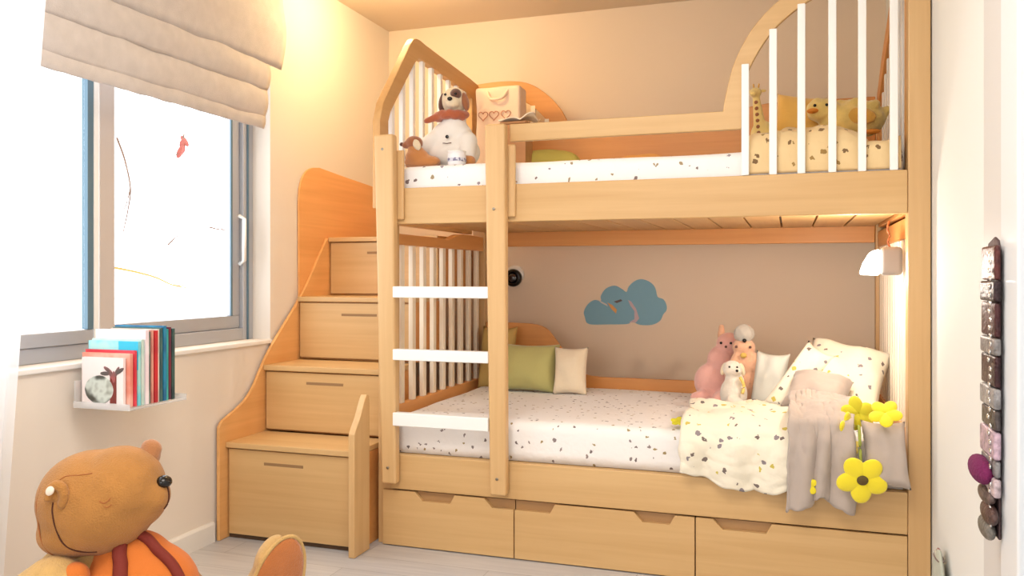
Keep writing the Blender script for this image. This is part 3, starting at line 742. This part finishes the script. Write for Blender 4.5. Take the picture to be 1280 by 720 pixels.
link('pocket_seam', tube([(c[0]-.014, Yd-.089, zt+.118), (c[0]+.006, Yd-.091, zt+.115), (c[0]+.026, Yd-.089, zt+.117)], .0022, 6), DBR, dg, smooth=True)
# small brown dog lying to its left
Yk = 3.29
q = root('plush_dog', 'small brown plush dog lying beside the white-shirted one', 'plush toy', (-1.53, Yk, zt))
a0 = pxy(515, 183, Yk); 
b = bmesh.new(); ell((a0[0]+.045, Yk+.01, zt+.030), (.085, .045, .030), bm=b); ell((a0[0]+.02, Yk, zt+.05), (.05, .04, .035), bm=b); capsule((a0[0]+.05, Yk, zt+.05), (a0[0]+.01, Yk, zt+.09), .03, .03, b)
fuse('body', b, ORN, q)
b = bmesh.new(); ell((a0[0]+.01, Yk, zt+.112), (.040, .034, .032), bm=b); ell((a0[0]-.022, Yk-.008, zt+.104), (.022, .018, .016), bm=b)
h2 = fuse('head', b, BRN, q, voxel=.004)
link('nose', ell((a0[0]-.044, Yk-.010, zt+.108), (.010, .009, .009)), DBR, h2, smooth=True)
fuse('ear', ell((a0[0]+.035, Yk-.026, zt+.10), (.018, .010, .028), (0, -30, 0)), CREAM, h2, voxel=.004)
# printed cup
Yc = 3.285; cc = pxy(571, 190, Yc)
cu = root('toy_cup', 'small white cup with a grey printed band on the upper bunk edge', 'cup', (cc[0], Yc, zt))
link('cup_body', lathe([(.034, 0), (.038, .008), (.040, .040), (.037, .060), (.033, .062), (.033, .055)], (cc[0], Yc, zt), 'z', 28), mat('cup_white', (240, 240, 244), .4), cu, smooth=True)
link('printed_band', lathe([(.0392, .020), (.0408, .021), (.0412, .034), (.0408, .035)], (cc[0], Yc, zt), 'z', 28), printed('band_print', (214, 216, 230), [(120, 120, 150)], 90, .3), cu, smooth=True)
link('rim', lathe([(.036, .059), (.0395, .062), (.0395, .066), (.034, .068), (.030, .063)], (cc[0], Yc, zt), 'z', 28), PLASTIC, cu, smooth=True)
# tote bag with outlined hearts
Yt = 4.12
tb = root('toy_bag', 'pale pink fabric bag with outlined hearts near the back of the upper bunk', 'bag', (-1.35, Yt, zt))
x0, _, z1 = pxy(598, 112, Yt); x1 = pxy(655, 112, Yt)[0]
BG = mat('bag_cloth', (244, 214, 188), .9, bump=.3, bscale=50)
b = bmesh.new(); 
box(x0+.004, x1-.004, Yt-.06, Yt+.06, zt+.002, z1-.004, b)
fuse('bag_body', b, BG, tb, voxel=.008, sm=10, lump=.006, lscale=10)
b = tube(smoothpath([((x0+x1)/2-.06, Yt-.05, z1-.02), ((x0+x1)/2-.03, Yt-.078, z1-.07), ((x0+x1)/2+.03, Yt-.078, z1-.07), ((x0+x1)/2+.06, Yt-.05, z1-.02)], 6), .008, 8); link('bag_handle', b, BG, tb, smooth=True)
for k, dx in enumerate((-.075, -.015, .05)):
    hp = [Vector(((x0+x1)/2+dx+.026*(16*math.sin(t)**3)/16, Yt-.068, z1-.155+.026*(13*math.cos(t)-5*math.cos(2*t)-2*math.cos(3*t)-math.cos(4*t))/16)) for t in [2*PI*i/28 for i in range(29)]]
    link('heart_outline', tube(hp, .0025, 6, cap=False), mat('heart_line', (198, 138, 110), .8), tb, smooth=True)
# wooden crate right of the ladder with a white cloth
cr = root('toy_crate', 'small brown crate with a white cloth on the upper bunk right of the ladder', 'crate', (-1.19, 3.85, zt))
cx0, _, cz1 = pxy(626, 153, 3.80); cx1 = pxy(657, 153, 3.80)[0]
CRW = wood('crate_wood', (192, 140, 94), 0)
b = box(cx0, cx1, 3.80, 3.92, zt+.002, cz1-.01); link('crate_box', b, CRW, cr, bevel=.004)
b = box(cx0-.004, cx1+.004, 3.796, 3.924, cz1-.010, cz1+.002); link('crate_lid', b, CRW, cr, bevel=.003)
def fcl(u, v):
    x = cx0-.01+(cx1-cx0+.05)*u; y = 3.79+.13*v
    return Vector((x, y, cz1+.006+.030*abs(math.sin(u*5+v*2))*u+.006*noise.noise(Vector((u*4, v*4, 2)))))
cloth('folded_cloth', fcl, 18, 12, mat('white_cloth', (246, 232, 216), .9), cr, .005)
# green folded blanket
p = pillow('folded_blanket', (pxy(684, 190, 3.98)[0], 3.98, zt+.080), (.36, .18, .155), (0, 0, 3), mat('moss_blanket', (200, 184, 92), .9, bump=.5, bscale=60), seed=3, lump=.01); tag(p, 'moss green folded blanket on the upper bunk behind the guard board', 'blanket')
b = pillow('folded_blanket', (-.70, 4.10, zt+.065), (.30, .20, .13), (0, 0, -4), mat('apricot_blanket', (232, 170, 96), .9, bump=.5, bscale=60), seed=6, lump=.01); tag(b, 'apricot folded blanket on the upper bunk, right of the moss green one', 'blanket')

# ------------------------------------------------------------------ upper bunk right: yellow pile
Yg = 3.50
g0 = pxy(944, 116, Yg)
gf = root('plush_giraffe', 'small ginger plush giraffe standing behind the first two guard spindles', 'plush toy', (g0[0], Yg, 1.66))
b = bmesh.new(); zb = 1.655
ell((g0[0]+.030, Yg+.02, zb+.055), (.05, .05, .055), bm=b); capsule((g0[0]+.018, Yg, zb+.08), (g0[0]+.004, Yg, g0[2]-.02), .026, .015, b)
ell((g0[0]+.002, Yg-.006, g0[2]), (.024, .024, .021), bm=b); ell((g0[0]-.006, Yg-.024, g0[2]-.008), (.015, .018, .012), bm=b)
for dx, dy in ((.0, -.02), (.055, -.02), (.0, .05), (.055, .05)): capsule((g0[0]+dx, Yg+dy, zb+.04), (g0[0]+dx, Yg+dy, zb-.022), .018, .015, b)
gb_ = fuse('body', b, YELL, gf, voxel=.0045)
for s in (-1, 1):
    link('horn', tube([(g0[0]+.004+s*.008, Yg, g0[2]+.014), (g0[0]+.004+s*.011, Yg, g0[2]+.036)], .0035, 6), YEL, gb_, smooth=True)
    link('ear', ell((g0[0]+.004+s*.027, Yg, g0[2]+.006), (.012, .005, .006)), YELL, gb_, smooth=True)
for k in range(7): 
    zz = zb+.03+.025*k; h = on_surface(gb_, (g0[0]+.016-.002*k-gf.location[0], -1, zz-gf.location[2]), (0, 1, 0))[0]
    if h is not None: link('spot', ell(h, (.008, .003, .008), sub=2), BRN, gb_, local=True, smooth=True)
# printed quilt under the pile
def quilt_up(u, v):
    x = -.150+.52*u
    nz = .034*noise.noise(Vector((x*9, v*7, 1)))+.008*noise.noise(Vector((x*30, v*18, 1)))
    if v < .14:
        t = v/.14; y = 3.1885+.006*math.sin(x*60)*t; z = 1.512+.085*t
    else:
        t = (v-.14)/.86; y = 3.188+.80*t
        z = 1.603+.085*math.sin(PI*min(1, u*1.1+.12))**.6*math.sin(PI*min(1, t*1.02+.10))**.5+nz
    return Vector((x, y, z if v < .14 else max(z, 1.604)))
q_ = cloth('quilt', quilt_up, 60, 60, printed('quilt_warm', (236, 208, 158), [(130, 100, 66), (166, 132, 76)], 27, .17, keep=.75), None, .010, origin=(.1, 3.6, 1.61)); tag(q_, 'crumpled cream quilt with brown prints heaped on the upper bunk', 'quilt')
GOLD = mat('gold_velour', (238, 190, 96), .85, bump=.4, bscale=50, sheen=.5)
p = pillow('cushion', (.035, 3.62, 1.775), (.20, .22, .11), (80, 8, 6), GOLD, seed=11); tag(p, 'gold velour cushion standing beside the plush giraffe', 'cushion')
# duck plush
dk = root('plush_duck', 'fluffy butter yellow plush duck lying on the upper bunk quilt', 'plush toy', (.17, 3.55, 1.66))
b = bmesh.new()
ell((.235, 3.55, 1.755), (.125, .085, .080), bm=b); ell((.115, 3.52, 1.795), (.055, .05, .050), bm=b); capsule((.33, 3.55, 1.76), (.365, 3.55, 1.79), .03, .012, b)
for k in range(18): ell((.12+.012*k+.01*math.sin(k), 3.53+.03*math.sin(k*2.1), 1.80+.012*math.sin(k*1.3)), (.02, .02, .022), bm=b, sub=2)
db = fuse('body', b, furm('butter_plush', (248, 216, 126), .25), dk, voxel=.006, lump=.006, lscale=30)
fuse('wing', ell((.26, 3.475, 1.755), (.06, .016, .035), (0, 10, 0)), YEL, dk)
link('bill', ell((.085, 3.475, 1.785), (.022, .026, .010)), mat('bill_orange', (222, 140, 48), .7), dk, smooth=True)
for s in (-1, 1): link('eye', ell((.115+s*.022, 3.474, 1.806), .006), BLACK, dk, smooth=True)
link('foot', ell((.20, 3.46, 1.690), (.03, .02, .010)), mat('bill_orange', (222, 140, 48), .7), dk, smooth=True)
link('foot', ell((.30, 3.46, 1.690), (.03, .02, .010)), mat('bill_orange', (222, 140, 48), .7), dk, smooth=True)

# ------------------------------------------------------------------ lower bunk right: toys, pillows, quilt, flowers
zl = .551
# pink bunny at the back
Yp = 3.98
pk = root('plush_bunny', 'pink plush bunny leaning at the back of the lower bunk pile', 'plush toy', (-.30, Yp, zl))
b = bmesh.new(); c = pxy(885, 470, Yp)
ell((c[0]+.02, Yp, zl+.09), (.085, .07, .09), bm=b); ell((c[0]+.055, Yp, zl+.19), (.06, .055, .07), bm=b); ell((c[0]+.095, Yp, zl+.27), (.058, .05, .052), bm=b)
capsule((c[0]-.0, Yp-.05, zl+.03), (c[0]-.05, Yp-.09, zl+.025), .035, .024, b); capsule((c[0]+.07, Yp-.05, zl+.03), (c[0]+.05, Yp-.12, zl+.025), .035, .024, b)
pb = fuse('body', b, PINK, pk)
for s in (-1, 1): fuse('ear', capsule((c[0]+.095+s*.035, Yp+.01, zl+.30), (c[0]+.12+s*.06, Yp+.02, zl+.345), .020, .014), PEACH, pb, voxel=.005)
for s in (-1, 1): link('eye', ell((c[0]+.085+s*.022, Yp-.047, zl+.275), .006), BLACK, pb, smooth=True)
link('nose', ell((c[0]+.085, Yp-.053, zl+.258), .006), DBR, pb, smooth=True)
# tall peach doll with silvery cap
Yw = 3.86
dl = root('plush_doll', 'peach plush doll with a silvery round cap, standing over the toy pile', 'plush toy', (-.19, Yw, zl))
b = bmesh.new(); c = pxy(933, 450, Yw)
ell((c[0], Yw, zl+.09), (.075, .06, .09), bm=b); ell((c[0]-.005, Yw, zl+.19), (.062, .05, .075), bm=b); ell((c[0]-.012, Yw, zl+.265), (.052, .045, .042), bm=b)
capsule((c[0]-.04, Yw-.02, zl+.22), (c[0]-.075, Yw-.05, zl+.14), .024, .02, b); capsule((c[0]+.04, Yw-.02, zl+.22), (c[0]+.07, Yw-.05, zl+.14), .024, .02, b)
bb = fuse('body', b, PEACH, dl)
hc = pxy(930, 416, Yw); fuse('cap', ell((hc[0], Yw, hc[2]-.004), (.046, .046, .043)), GRY, dl, voxel=.005, lump=.004, lscale=40)
for s in (-1, 1): link('eye', ell((c[0]-.012+s*.030, Yw-.040, zl+.268), .0065), DBR, bb, smooth=True)
link('nose', ell((c[0]-.006, Yw-.043, zl+.297), .009), BLACK, bb, smooth=True)
link('neck_bow', ell((c[0]-.01, Yw-.052, zl+.232), (.014, .008, .012)), mat('bow_gold', (214, 176, 84), .6), dl, smooth=True)
# white puppy in front
Yq = 3.70
pp = root('plush_puppy', 'white plush puppy sitting in front of the peach doll', 'plush toy', (-.27, Yq, zl))
b = bmesh.new(); c = pxy(917, 480, Yq)
ell((c[0], Yq, zl+.075), (.058, .055, .075), bm=b); ell((c[0]+.004, Yq-.01, zl+.13), (.042, .04, .045), bm=b); capsule((c[0]+.0, Yq-.05, zl+.045), (c[0]+.03, Yq-.075, zl+.035), .032, .03, b)
ell((c[0]-.005, Yq-.015, zl+.185), (.042, .040, .036), bm=b); ell((c[0]+.014, Yq-.045, zl+.178), (.022, .022, .017), bm=b)
pb = fuse('body', b, PALE, pp, voxel=.005)
fuse('ear', ell((c[0]-.042, Yq-.010, zl+.182), (.012, .018, .030), (0, 15, 0)), CREAM, pb, voxel=.004)
fuse('ear', ell((c[0]+.036, Yq-.004, zl+.182), (.012, .018, .030), (0, -15, 0)), CREAM, pb, voxel=.004)
link('nose', ell((c[0]+.018, Yq-.066, zl+.182), .006), BLACK, pb, smooth=True)
for s in (-1, 1): link('eye', ell((c[0]+.002+s*.016, Yq-.052, zl+.196), .0045), BLACK, pb, smooth=True)
link('neck_ribbon', tube(smoothpath([(c[0]+.03, Yq-.055, zl+.155), (c[0]+.045, Yq-.050, zl+.12), (c[0]+.040, Yq-.06, zl+.085)], 5), .007, 8), mat('ribbon_yellow', (226, 196, 110), .7), pp, smooth=True)
# tiny lamb
tl_ = pxy(944, 512, 3.60)
lm = root('plush_lamb', 'tiny cream plush lamb at the feet of the white puppy', 'plush toy', (tl_[0], 3.60, zl))
b = bmesh.new(); ell((tl_[0], 3.60, zl+.028), (.040, .032, .028), bm=b); ell((tl_[0]-.02, 3.575, zl+.052), (.022, .022, .020), bm=b)
lb = fuse('body', b, CREAM, lm, voxel=.004, lump=.003, lscale=60)
for s in (-1, 1): link('eye', ell((tl_[0]-.02+s*.009, 3.556, zl+.055), .003), BLACK, lb, smooth=True)
for s in (-1, 1): link('ear', ell((tl_[0]-.02+s*.024, 3.577, zl+.056), (.010, .006, .006)), PEACH, lb, smooth=True)
# grey blue cushion
p = pillow('cushion', pxy(962, 478, 3.80), (.145, .27, .11), (78, 4, -14), [mat('mist_cushion', (206, 206, 198), .9, bump=.3, bscale=50)], seed=21); tag(p, 'pale grey-blue cushion standing right of the peach doll', 'cushion')
# tent-like printed pillow pair
p = pillow('pillow', (.215, 3.80, .705), (.34, .40, .13), (38, 10, -10), QUILT, seed=31, lump=.02); tag(p, 'big cream printed pillow leaning on the right bunk end', 'pillow')
p = pillow('pillow', (.035, 3.74, .690), (.13, .36, .10), (58, 28, -18), QUILT, seed=33, lump=.015); tag(p, 'narrow cream printed pillow folded against the big printed one', 'pillow')
p = pillow('cushion', (.105, 3.58, .655), (.24, .22, .16), (30, 4, -14), GREYC, seed=35, lump=.02); tag(p, 'grey cotton cushion in front of the printed pillows', 'cushion')
# printed quilt flowing over the front rail
def drape(u, v, x0, x1, yb, zt_, zb, seed, amp=.02, front=3.135, tx=0.0, lean=0.0):
    """u across, v from the back of the bed to the hem in front of the rail"""
    a = .58
    if v < a:
        s = v/a; y = yb+(front+.03-yb)*s; z = zt_+amp*1.6*noise.noise(Vector((u*3+seed, s*3, 0)))+amp*.9*math.sin(PI*s)
        z -= .02*(s**6)
    else:
        s = (v-a)/(1-a); y = front+.03*(1-min(1, s*4))-.010*math.sin(s*PI)-.012*abs(noise.noise(Vector((u*6+seed, s*1.5, 1)))); z = zt_-.02-(zt_-.02-zb)*s
        z += (.03*math.sin(u*5+seed)+.018*noise.noise(Vector((u*8, seed, 0))))*s
    x = x0+(x1-x0)*u+.02*noise.noise(Vector((u*2, v*4, seed)))+tx*v
    if v >= a: y += .014*math.sin(u*19+seed+2*v)*min(1, (v-a)*5)-.008-.012*abs(noise.noise(Vector((u*9, v*11, seed))))
    else: z += .012*abs(noise.noise(Vector((u*11, v*16, seed))))
    return Vector((x, y, z))
q_ = cloth('quilt', lambda u, v: drape(u, v, -.385, .10, 3.62, .588, .385, 2, .022), 50, 60, QUILT, None, .012, origin=(-.15, 3.3, .57)); tag(q_, 'cream printed quilt spilling over the front rail of the lower bunk', 'quilt')
q_ = cloth('throw', lambda u, v: drape(u, v, .005, .225, 3.56, .640, .325, 5, .02, 3.112, -.02), 40, 60, GREYC, None, .012, origin=(.1, 3.3, .6)); tag(q_, 'grey cotton throw hanging down over the front rail beside the quilt', 'throw')
p = pillow('cushion', (.312, 3.122, .520), (.145, .24, .10), (64, 0, 4), GREYC, seed=41); tag(p, 'grey cotton cushion hanging over the rail corner beside the right post', 'cushion')
# yellow felt flowers
FY = mat('felt_yellow', (240, 222, 40), .85, bump=.3, bscale=80, sheen=.4); FYD = mat('felt_lime', (214, 206, 50), .85, bump=.3, bscale=80); FD = mat('flower_heart', (92, 76, 40), .9)
def flower(label, c, rad, rot, m, n=5, centre=True, k0=0):
    f = root('felt_flower', label, 'felt flower', c, 'yellow felt flowers'); 
    M = Euler([R(a) for a in rot]).to_matrix()
    for k in range(n):
        a = 2*PI*k/n+k0; d = Vector((math.cos(a), 0, math.sin(a)))
        b = bmesh.new(); ell((0, 0, 0), (rad*.54, rad*.17, rad*.44), bm=b)
        for v in b.verts: v.co.y -= .10*rad*(v.co.x/rad)**2
        T = M.to_4x4() @ Matrix.Rotation(-a, 4, 'Y') @ Matrix.Translation((rad*.55, 0, 0))
        b.transform(T); link('petal', b, m, f, local=True, smooth=True)
    if centre:
        b = ell((0, -rad*.14, 0), (rad*.24, rad*.14, rad*.22)); b.transform(M.to_4x4()); link('flower_centre', b, FD, f, local=True, smooth=True)
    return f
f = flower('open yellow felt flower with a dark heart hanging over the front rail', (.232, 3.048, .445), .078, (8, 0, 6), FY, 5, True, .9)
link('stem', tube(smoothpath([(.232, 3.062, .45), (.228, 3.068, .54), (.228, 3.11, .605), (.232, 3.20, .600)], 5), .005, 8), mat('stem_green', (150, 160, 70), .9), f, smooth=True)
flower('lime yellow felt flower in front of the big printed pillow', (.232, 3.22, .640), .060, (-20, 0, 25), FYD, 5, False, .4)
flower('small yellow felt flower on the right edge of the grey throw', (.190, 3.14, .605), .048, (0, 20, 60), FY, 4, False, .2)
flower('yellow felt flower on top of the corner cushion by the right post', (.312, 3.125, .660), .052, (-42, 0, -10), FY, 5, False, 1.1)
f = flower('tiny yellow felt flower at the hem of the grey throw', (.062, 3.082, .400), .030, (0, 0, 0), FY, 4, False, .7)
flower('small lime felt flower on the white sheet left of the quilt', (-.405, 3.225, .577), .030, (-70, 0, 0), FYD, 5, False, .3)
flower('pale yellow felt flower between the grey throw and the corner cushion', (.205, 3.10, .545), .026, (0, 0, 0), mat('felt_pale', (238, 214, 110), .85), 4, False, .5)

# ------------------------------------------------------------------ teddy bear in the foreground (faces right)
K = 2.2/F; OXP = 140
bx = ((OXP-640)/F*2.2)
borg = (bx*CS-2.2*SN, bx*SN+2.2*CS, 0)
tr = root('teddy_bear', 'big honey brown teddy bear with dark red straps, its face turned right', 'teddy bear', borg, None, YAW)
def bp_(x, y, d=0): return Vector(((x-OXP)*K, d, H-(y-344.3)*K))
HONEY = mat('honey_plush', (182, 126, 62), .95, bump=.9, bscale=240, vary=.22, vscale=12, sheen=.15)
HONL = mat('honey_light', (206, 166, 102), .95, bump=.9, bscale=200, vary=.2, vscale=20, sheen=.2)
RUST = mat('bear_rust', (204, 112, 42), .95, bump=.4, bscale=300, sheen=.1)
STR = mat('dark_red_strap', (116, 34, 20), .8, bump=.3, bscale=200)
# torso
b = bmesh.new()
ell((.06, .02, .19), (.205, .17, .19), bm=b); ell((.055, .02, .30), (.165, .14, .13), bm=b); ell((.045, .02, .385), (.10, .09, .07), bm=b)
torso = fuse('body', b, RUST, tr, voxel=.009, local=True)
# head
b = bmesh.new()
ell(bp_(122, 627), (.152, .138, .137), (0, 15, 0), bm=b); ell(bp_(150, 610), (.115, .12, .112), bm=b); ell(bp_(168, 622), (.085, .085, .085), bm=b); ell(bp_(190, 618, -.01), (.052, .055, .052), (0, 0, 0), bm=b)
ell(bp_(106, 657), (.115, .12, .075), (0, -10, 0), bm=b)
head = fuse('head', b, HONEY, tr, voxel=.008, sm=10, local=True)
link('nose', ell(bp_(207.5, 600.5, -.012), (.020, .024, .016), (0, 12, 0)), BLACK, head, local=True, smooth=True)
ms = []
for x, y in ((211, 608), (212, 614), (210, 621), (205, 628), (199, 632), (193, 634)):
    h, n = on_surface(head, bp_(x+.0, y, -.012)+Vector((.3, 0, 0)), (-1, 0, 0)); ms.append(h if h is not None else bp_(x, y, -.012))
link('mouth_seam', tube(smoothpath(ms, 5), .0032, 6), mat('seam_brown', (76, 36, 18), .9), head, local=True, smooth=True)
def seam(px, r, m, name='seam'):
    out = []
    for x, y in px:
        h, n = on_surface(head, bp_(x, y, -1), (0, 1, 0))
        if h is not None: out.append(h+n*r*.2)
    if len(out) > 1: link(name, tube(smoothpath(out, 5), r, 6), m, head, local=True, smooth=True)
SB = mat('seam_brown', (76, 36, 18), .9)
seam([(99, 612), (99, 622), (101, 635), (104, 650), (109, 662), (117, 671), (127, 676), (140, 677)], .0022, SB)
seam([(72, 600), (70, 620), (72, 640), (78, 660), (86, 676), (92, 684)], .0016, mat('seam_tan', (160, 96, 50), .9))
seam([(101, 588), (108, 584), (122, 583), (138, 581)], .0014, mat('seam_tan', (160, 96, 50), .9))
seam([(152, 611), (157, 614), (162, 611), (164, 608)], .0016, mat('seam_tan', (160, 96, 50), .9), 'eye_crease')
seam([(157, 618), (161, 619), (165, 616)], .0014, mat('seam_tan', (160, 96, 50), .9), 'eye_crease')
# ears
h, n = on_surface(head, bp_(102, 604, -1), (0, 1, 0))
b = bmesh.new()
for k in range(9):
    a = R(-40+k*28); ell((h.x+.004+.020*math.cos(a), h.y-.006, h.z+.030*math.sin(a)-.002), (.013, .016, .013), bm=b, sub=2)
ell((h.x+.010, h.y+.004, h.z-.004), (.020, .012, .028), bm=b)
ear = fuse('ear', b, HONEY, head, voxel=.004, local=True)
link('ear_lining', ell((h.x-.006, h.y-.019, h.z+.016), (.010, .005, .013), (0, 35, 0)), mat('ear_white', (236, 222, 206), .9), ear, local=True, smooth=True)
h = bp_(178, 566, .055); b = ell((h.x, h.y, h.z), (.029, .020, .026), (0, 20, 0)); ell((h.x-.008, h.y, h.z-.02), (.032, .03, .03), bm=b)
fuse('ear', b, furm('ear_brown', (176, 118, 72)), head, voxel=.004, local=True)
# near arm / back hump in light plush, far arm
b = bmesh.new(); capsule((-.10, -.10, .345), (-.21, -.12, .27), .085, .080, b); capsule((-.21, -.12, .27), (-.17, -.17, .10), .078, .062, b); ell((-.09, .02, .30), (.13, .12, .135), bm=b)
fuse('arm', b, HONL, tr, voxel=.009, local=True)
b = bmesh.new(); capsule((-.045, -.105, .375), (-.05, -.135, .22), .040, .048, b); fuse('arm_seam_roll', b, RUST, tr, voxel=.008, local=True)
b = bmesh.new(); capsule((.12, .15, .27), (.20, .22, .12), .055, .05, b); fuse('arm', b, HONEY, tr, voxel=.009, local=True)
# legs with tall feet
def foot_at(fx, fy, mside):
    b = bmesh.new(); capsule((.06, fy*.55, .10), (fx-.03, fy, .095), .088, .075, b)
    leg = fuse('leg', b, HONEY, tr, voxel=.010, local=True)
    b = bmesh.new(); ell((fx-.045, fy+.02, .11), (.085, .095, .11), (0, 10, 0), bm=b); ell((fx-.015, fy+.01, .21), (.062, .080, .14), (0, 22, 0), bm=b); ell((fx+.005, fy, .30), (.045, .070, .075), (0, 20, 0), bm=b)
    ft = fuse('foot', b, HONL, leg, voxel=.008, local=True)
    T = Matrix.Translation((fx+.034, fy-.048, .232)) @ Euler((0, 0, R(-52))).to_matrix().to_4x4() @ Euler((R(-16), R(6), 0)).to_matrix().to_4x4()
    b = ell((0, 0, 0), (.016, .074, .150)); b.transform(T)
    sl = link('sole', b, furm('sole_rust', (184, 108, 50)), ft, local=True, smooth=True)
    ring = [T @ Vector((-.002, .077*math.cos(t), .153*math.sin(t))) for t in [2*PI*i/40 for i in range(41)]]
    link('sole_piping', tube(ring, .006, 8, cap=False), HONL, ft, local=True, smooth=True)
    return leg
foot_at(.345, .245, 1)
b = bmesh.new(); capsule((.05, -.10, .10), (.20, -.20, .085), .09, .08, b); ell((.235, -.215, .12), (.06, .08, .115), bm=b); fuse('leg', b, HONEY, tr, voxel=.010, local=True)
# straps over the chest
def strap(pts, w, name='strap'):
    bm = bmesh.new(); prev = None
    P = smoothpath(pts, 6)
    tube(P, w, 8, bm)
    return link(name, bm, STR, tr, local=True, smooth=True)
s1 = []
for t in range(9):
    a = t/8; x = .055+.185*a; z0_ = 1.0
    hh_, nn_ = on_surface(torso, (x, .0-.05*a, 1.0), (0, 0, -1)); s1.append(hh_+nn_*.006)
strap(s1, .014)
s2 = []
for x, y in ((160, 676), (163, 684), (167, 693), (171, 703), (175, 714), (180, 726)):
    h_, n_ = on_surface(torso, bp_(x, y, -1), (0, 1, 0)); 
    if h_ is not None: s2.append(h_+n_*.004)
strap(s2, .018)
for dx, w_ in ((-9, .010), (8, .012)):
    h_, n_ = on_surface(torso, bp_(172+dx, 722, -1), (0, 1, 0))
    b = bmesh.new(); ell(h_+n_*.006, (w_, .004, .022), bm=b); link('white_tag', b, WHITE, tr, local=True, smooth=True)

# ------------------------------------------------------------------ sequin strap with hair ties on the right door casing
XC = XR-.0365
hs_ = root('hair_tie_hanger', 'dark sequinned strap of hair ties hanging on the white door casing', 'hanger', (XC, 2.045, 1.22))
bands = [((96, 40, 38), .10), ((50, 28, 34), .06), ((76, 30, 34), .10), ((150, 146, 146), .05), ((60, 22, 30), .09), ((172, 170, 172), .06), ((92, 84, 84), .06), ((214, 186, 204), .08), ((160, 158, 160), .05), ((226, 206, 214), .055)]
z = 1.213; yc, hw = 2.045, .070
b = bmesh.new(); N = 30
prof = [(yc-hw+.03, z-.64), (yc+hw, z-.64), (yc+hw, z-.02), (yc+hw-.012, z-.004), (yc, z+.008), (yc-hw+.042, z-.0), (yc-hw+.03, z-.02)]
link('strap', prism(prof, XC-.004, XC+.0015, 'x'), mat('strap_dark', (72, 52, 54), .6, bump=.5, bscale=90), hs_, bevel=.002)
zz = z-.012
for i, (c_, hgt) in enumerate(bands):
    hgt *= .76
    b = box(XC-.016-.003*(i % 2), XC-.0045, yc-hw*(1.0 if i % 2 else .94), yc+hw*(1.0 if i % 3 else .95), zz-hgt+.002, zz)
    link('hair_tie', b, mat('tie_%d' % i, c_, .35, .2, bump=1, bscale=110, vary=.6, vscale=60), hs_, bevel=.005); zz -= hgt
link('pompom', ell((XC-.024, yc+.030, z-.505), (.022, .080, .030)), mat('magenta_pompom', (110, 22, 80), .9, bump=1, bscale=160), hs_, smooth=True)
for k, (dz, rr) in enumerate(((.555, .020), (.590, .024), (.628, .024))):
    link('rosette', ell((XC-.016, yc+.012*(-1)**k, z-dz), (.014, .060, rr)), mat('rosette_%d' % k, ((110, 92, 88), (96, 70, 66), (128, 124, 118))[k], .4, .2, bump=1, bscale=120, vary=.6, vscale=70), hs_, smooth=True)
SILV = mat('sequin_silver', (220, 222, 224), .15, .9)
for k in range(34):
    link('sequin', ell((XC-.020, yc-hw*.45+.012*rnd.uniform(-1, 1), z-.03-.0175*k), (.002, .012, .007), sub=1), SILV, hs_, smooth=True)

# ------------------------------------------------------------------ patterned bag beside the bed post on the floor
LEAF = printed('bag_print', (178, 182, 168), [(150, 90, 86), (120, 124, 110), (206, 206, 196)], 26, .22, keep=.8)
pb_ = root('cloth_bag', 'grey green patterned cloth bag standing by the right bed post', 'bag', (.437, 2.86, 0))
b = bmesh.new(); ell((.437, 2.86, .13), (.014, .10, .13), bm=b); ell((.437, 2.86, .20), (.013, .085, .09), bm=b); ell((.438, 2.86, .262), (.009, .045, .03), bm=b)
fuse('bag_body', b, LEAF, pb_, voxel=.004, sm=4)
link('drawstring', tube([(.438+.011*math.cos(t), 2.86+.050*math.sin(t), .262) for t in [2*PI*i/20 for i in range(21)]], .003, 6, cap=False), DBR, pb_, smooth=True)

# ------------------------------------------------------------------ light
w = bpy.data.worlds.new('sky'); sc.world = w; w.use_nodes = True
w.node_tree.nodes['Background'].inputs[0].default_value = (.93, .96, 1, 1); w.node_tree.nodes['Background'].inputs[1].default_value = 3.8
def area(name, loc, rot, sx, sy, power, col, portal=False):
    l = bpy.data.lights.new(name, 'AREA'); l.shape = 'RECTANGLE'; l.size = sx; l.size_y = sy; l.energy = power; l.color = col
    if portal: l.cycles.is_portal = True
    o = bpy.data.objects.new(name, l); COL.objects.link(o); o.location = loc; o.rotation_euler = rot; return o
area('window_portal', (WX0-.08, (WY0+WY1)/2, (WZ0+WZ1)/2), (0, -PI/2, 0), WZ1-WZ0, WY1-WY0, 1, (1, 1, 1), True)
area('ceiling_light', (-.75, 1.1, ZC-.02), (0, 0, 0), 1.3, 1.3, 46, (1, .95, .89))
area('front_fill_light', (-.95, YF+.03, 1.45), (PI/2, 0, 0), 1.7, 1.3, 34, (1, .98, .97))  # added soft fill behind the camera, no window in this wall
l = bpy.data.lights.new('corner_lamp', 'POINT'); l.energy = 20; l.color = (1, .74, .38); l.shadow_soft_size = .10
o = bpy.data.objects.new('corner_lamp', l); COL.objects.link(o); o.location = (-1.88, 3.62, 2.52)
l = bpy.data.lights.new('reading_bulb', 'POINT'); l.energy = 10; l.color = (1, .90, .78); l.shadow_soft_size = .03
o = bpy.data.objects.new('reading_bulb', l); COL.objects.link(o); o.location = (.22, 3.37, 1.15)

vs = sc.view_settings
vs.view_transform = 'Standard'; vs.look = 'None'; vs.exposure = 0.0; vs.gamma = 1; vs.use_curve_mapping = False
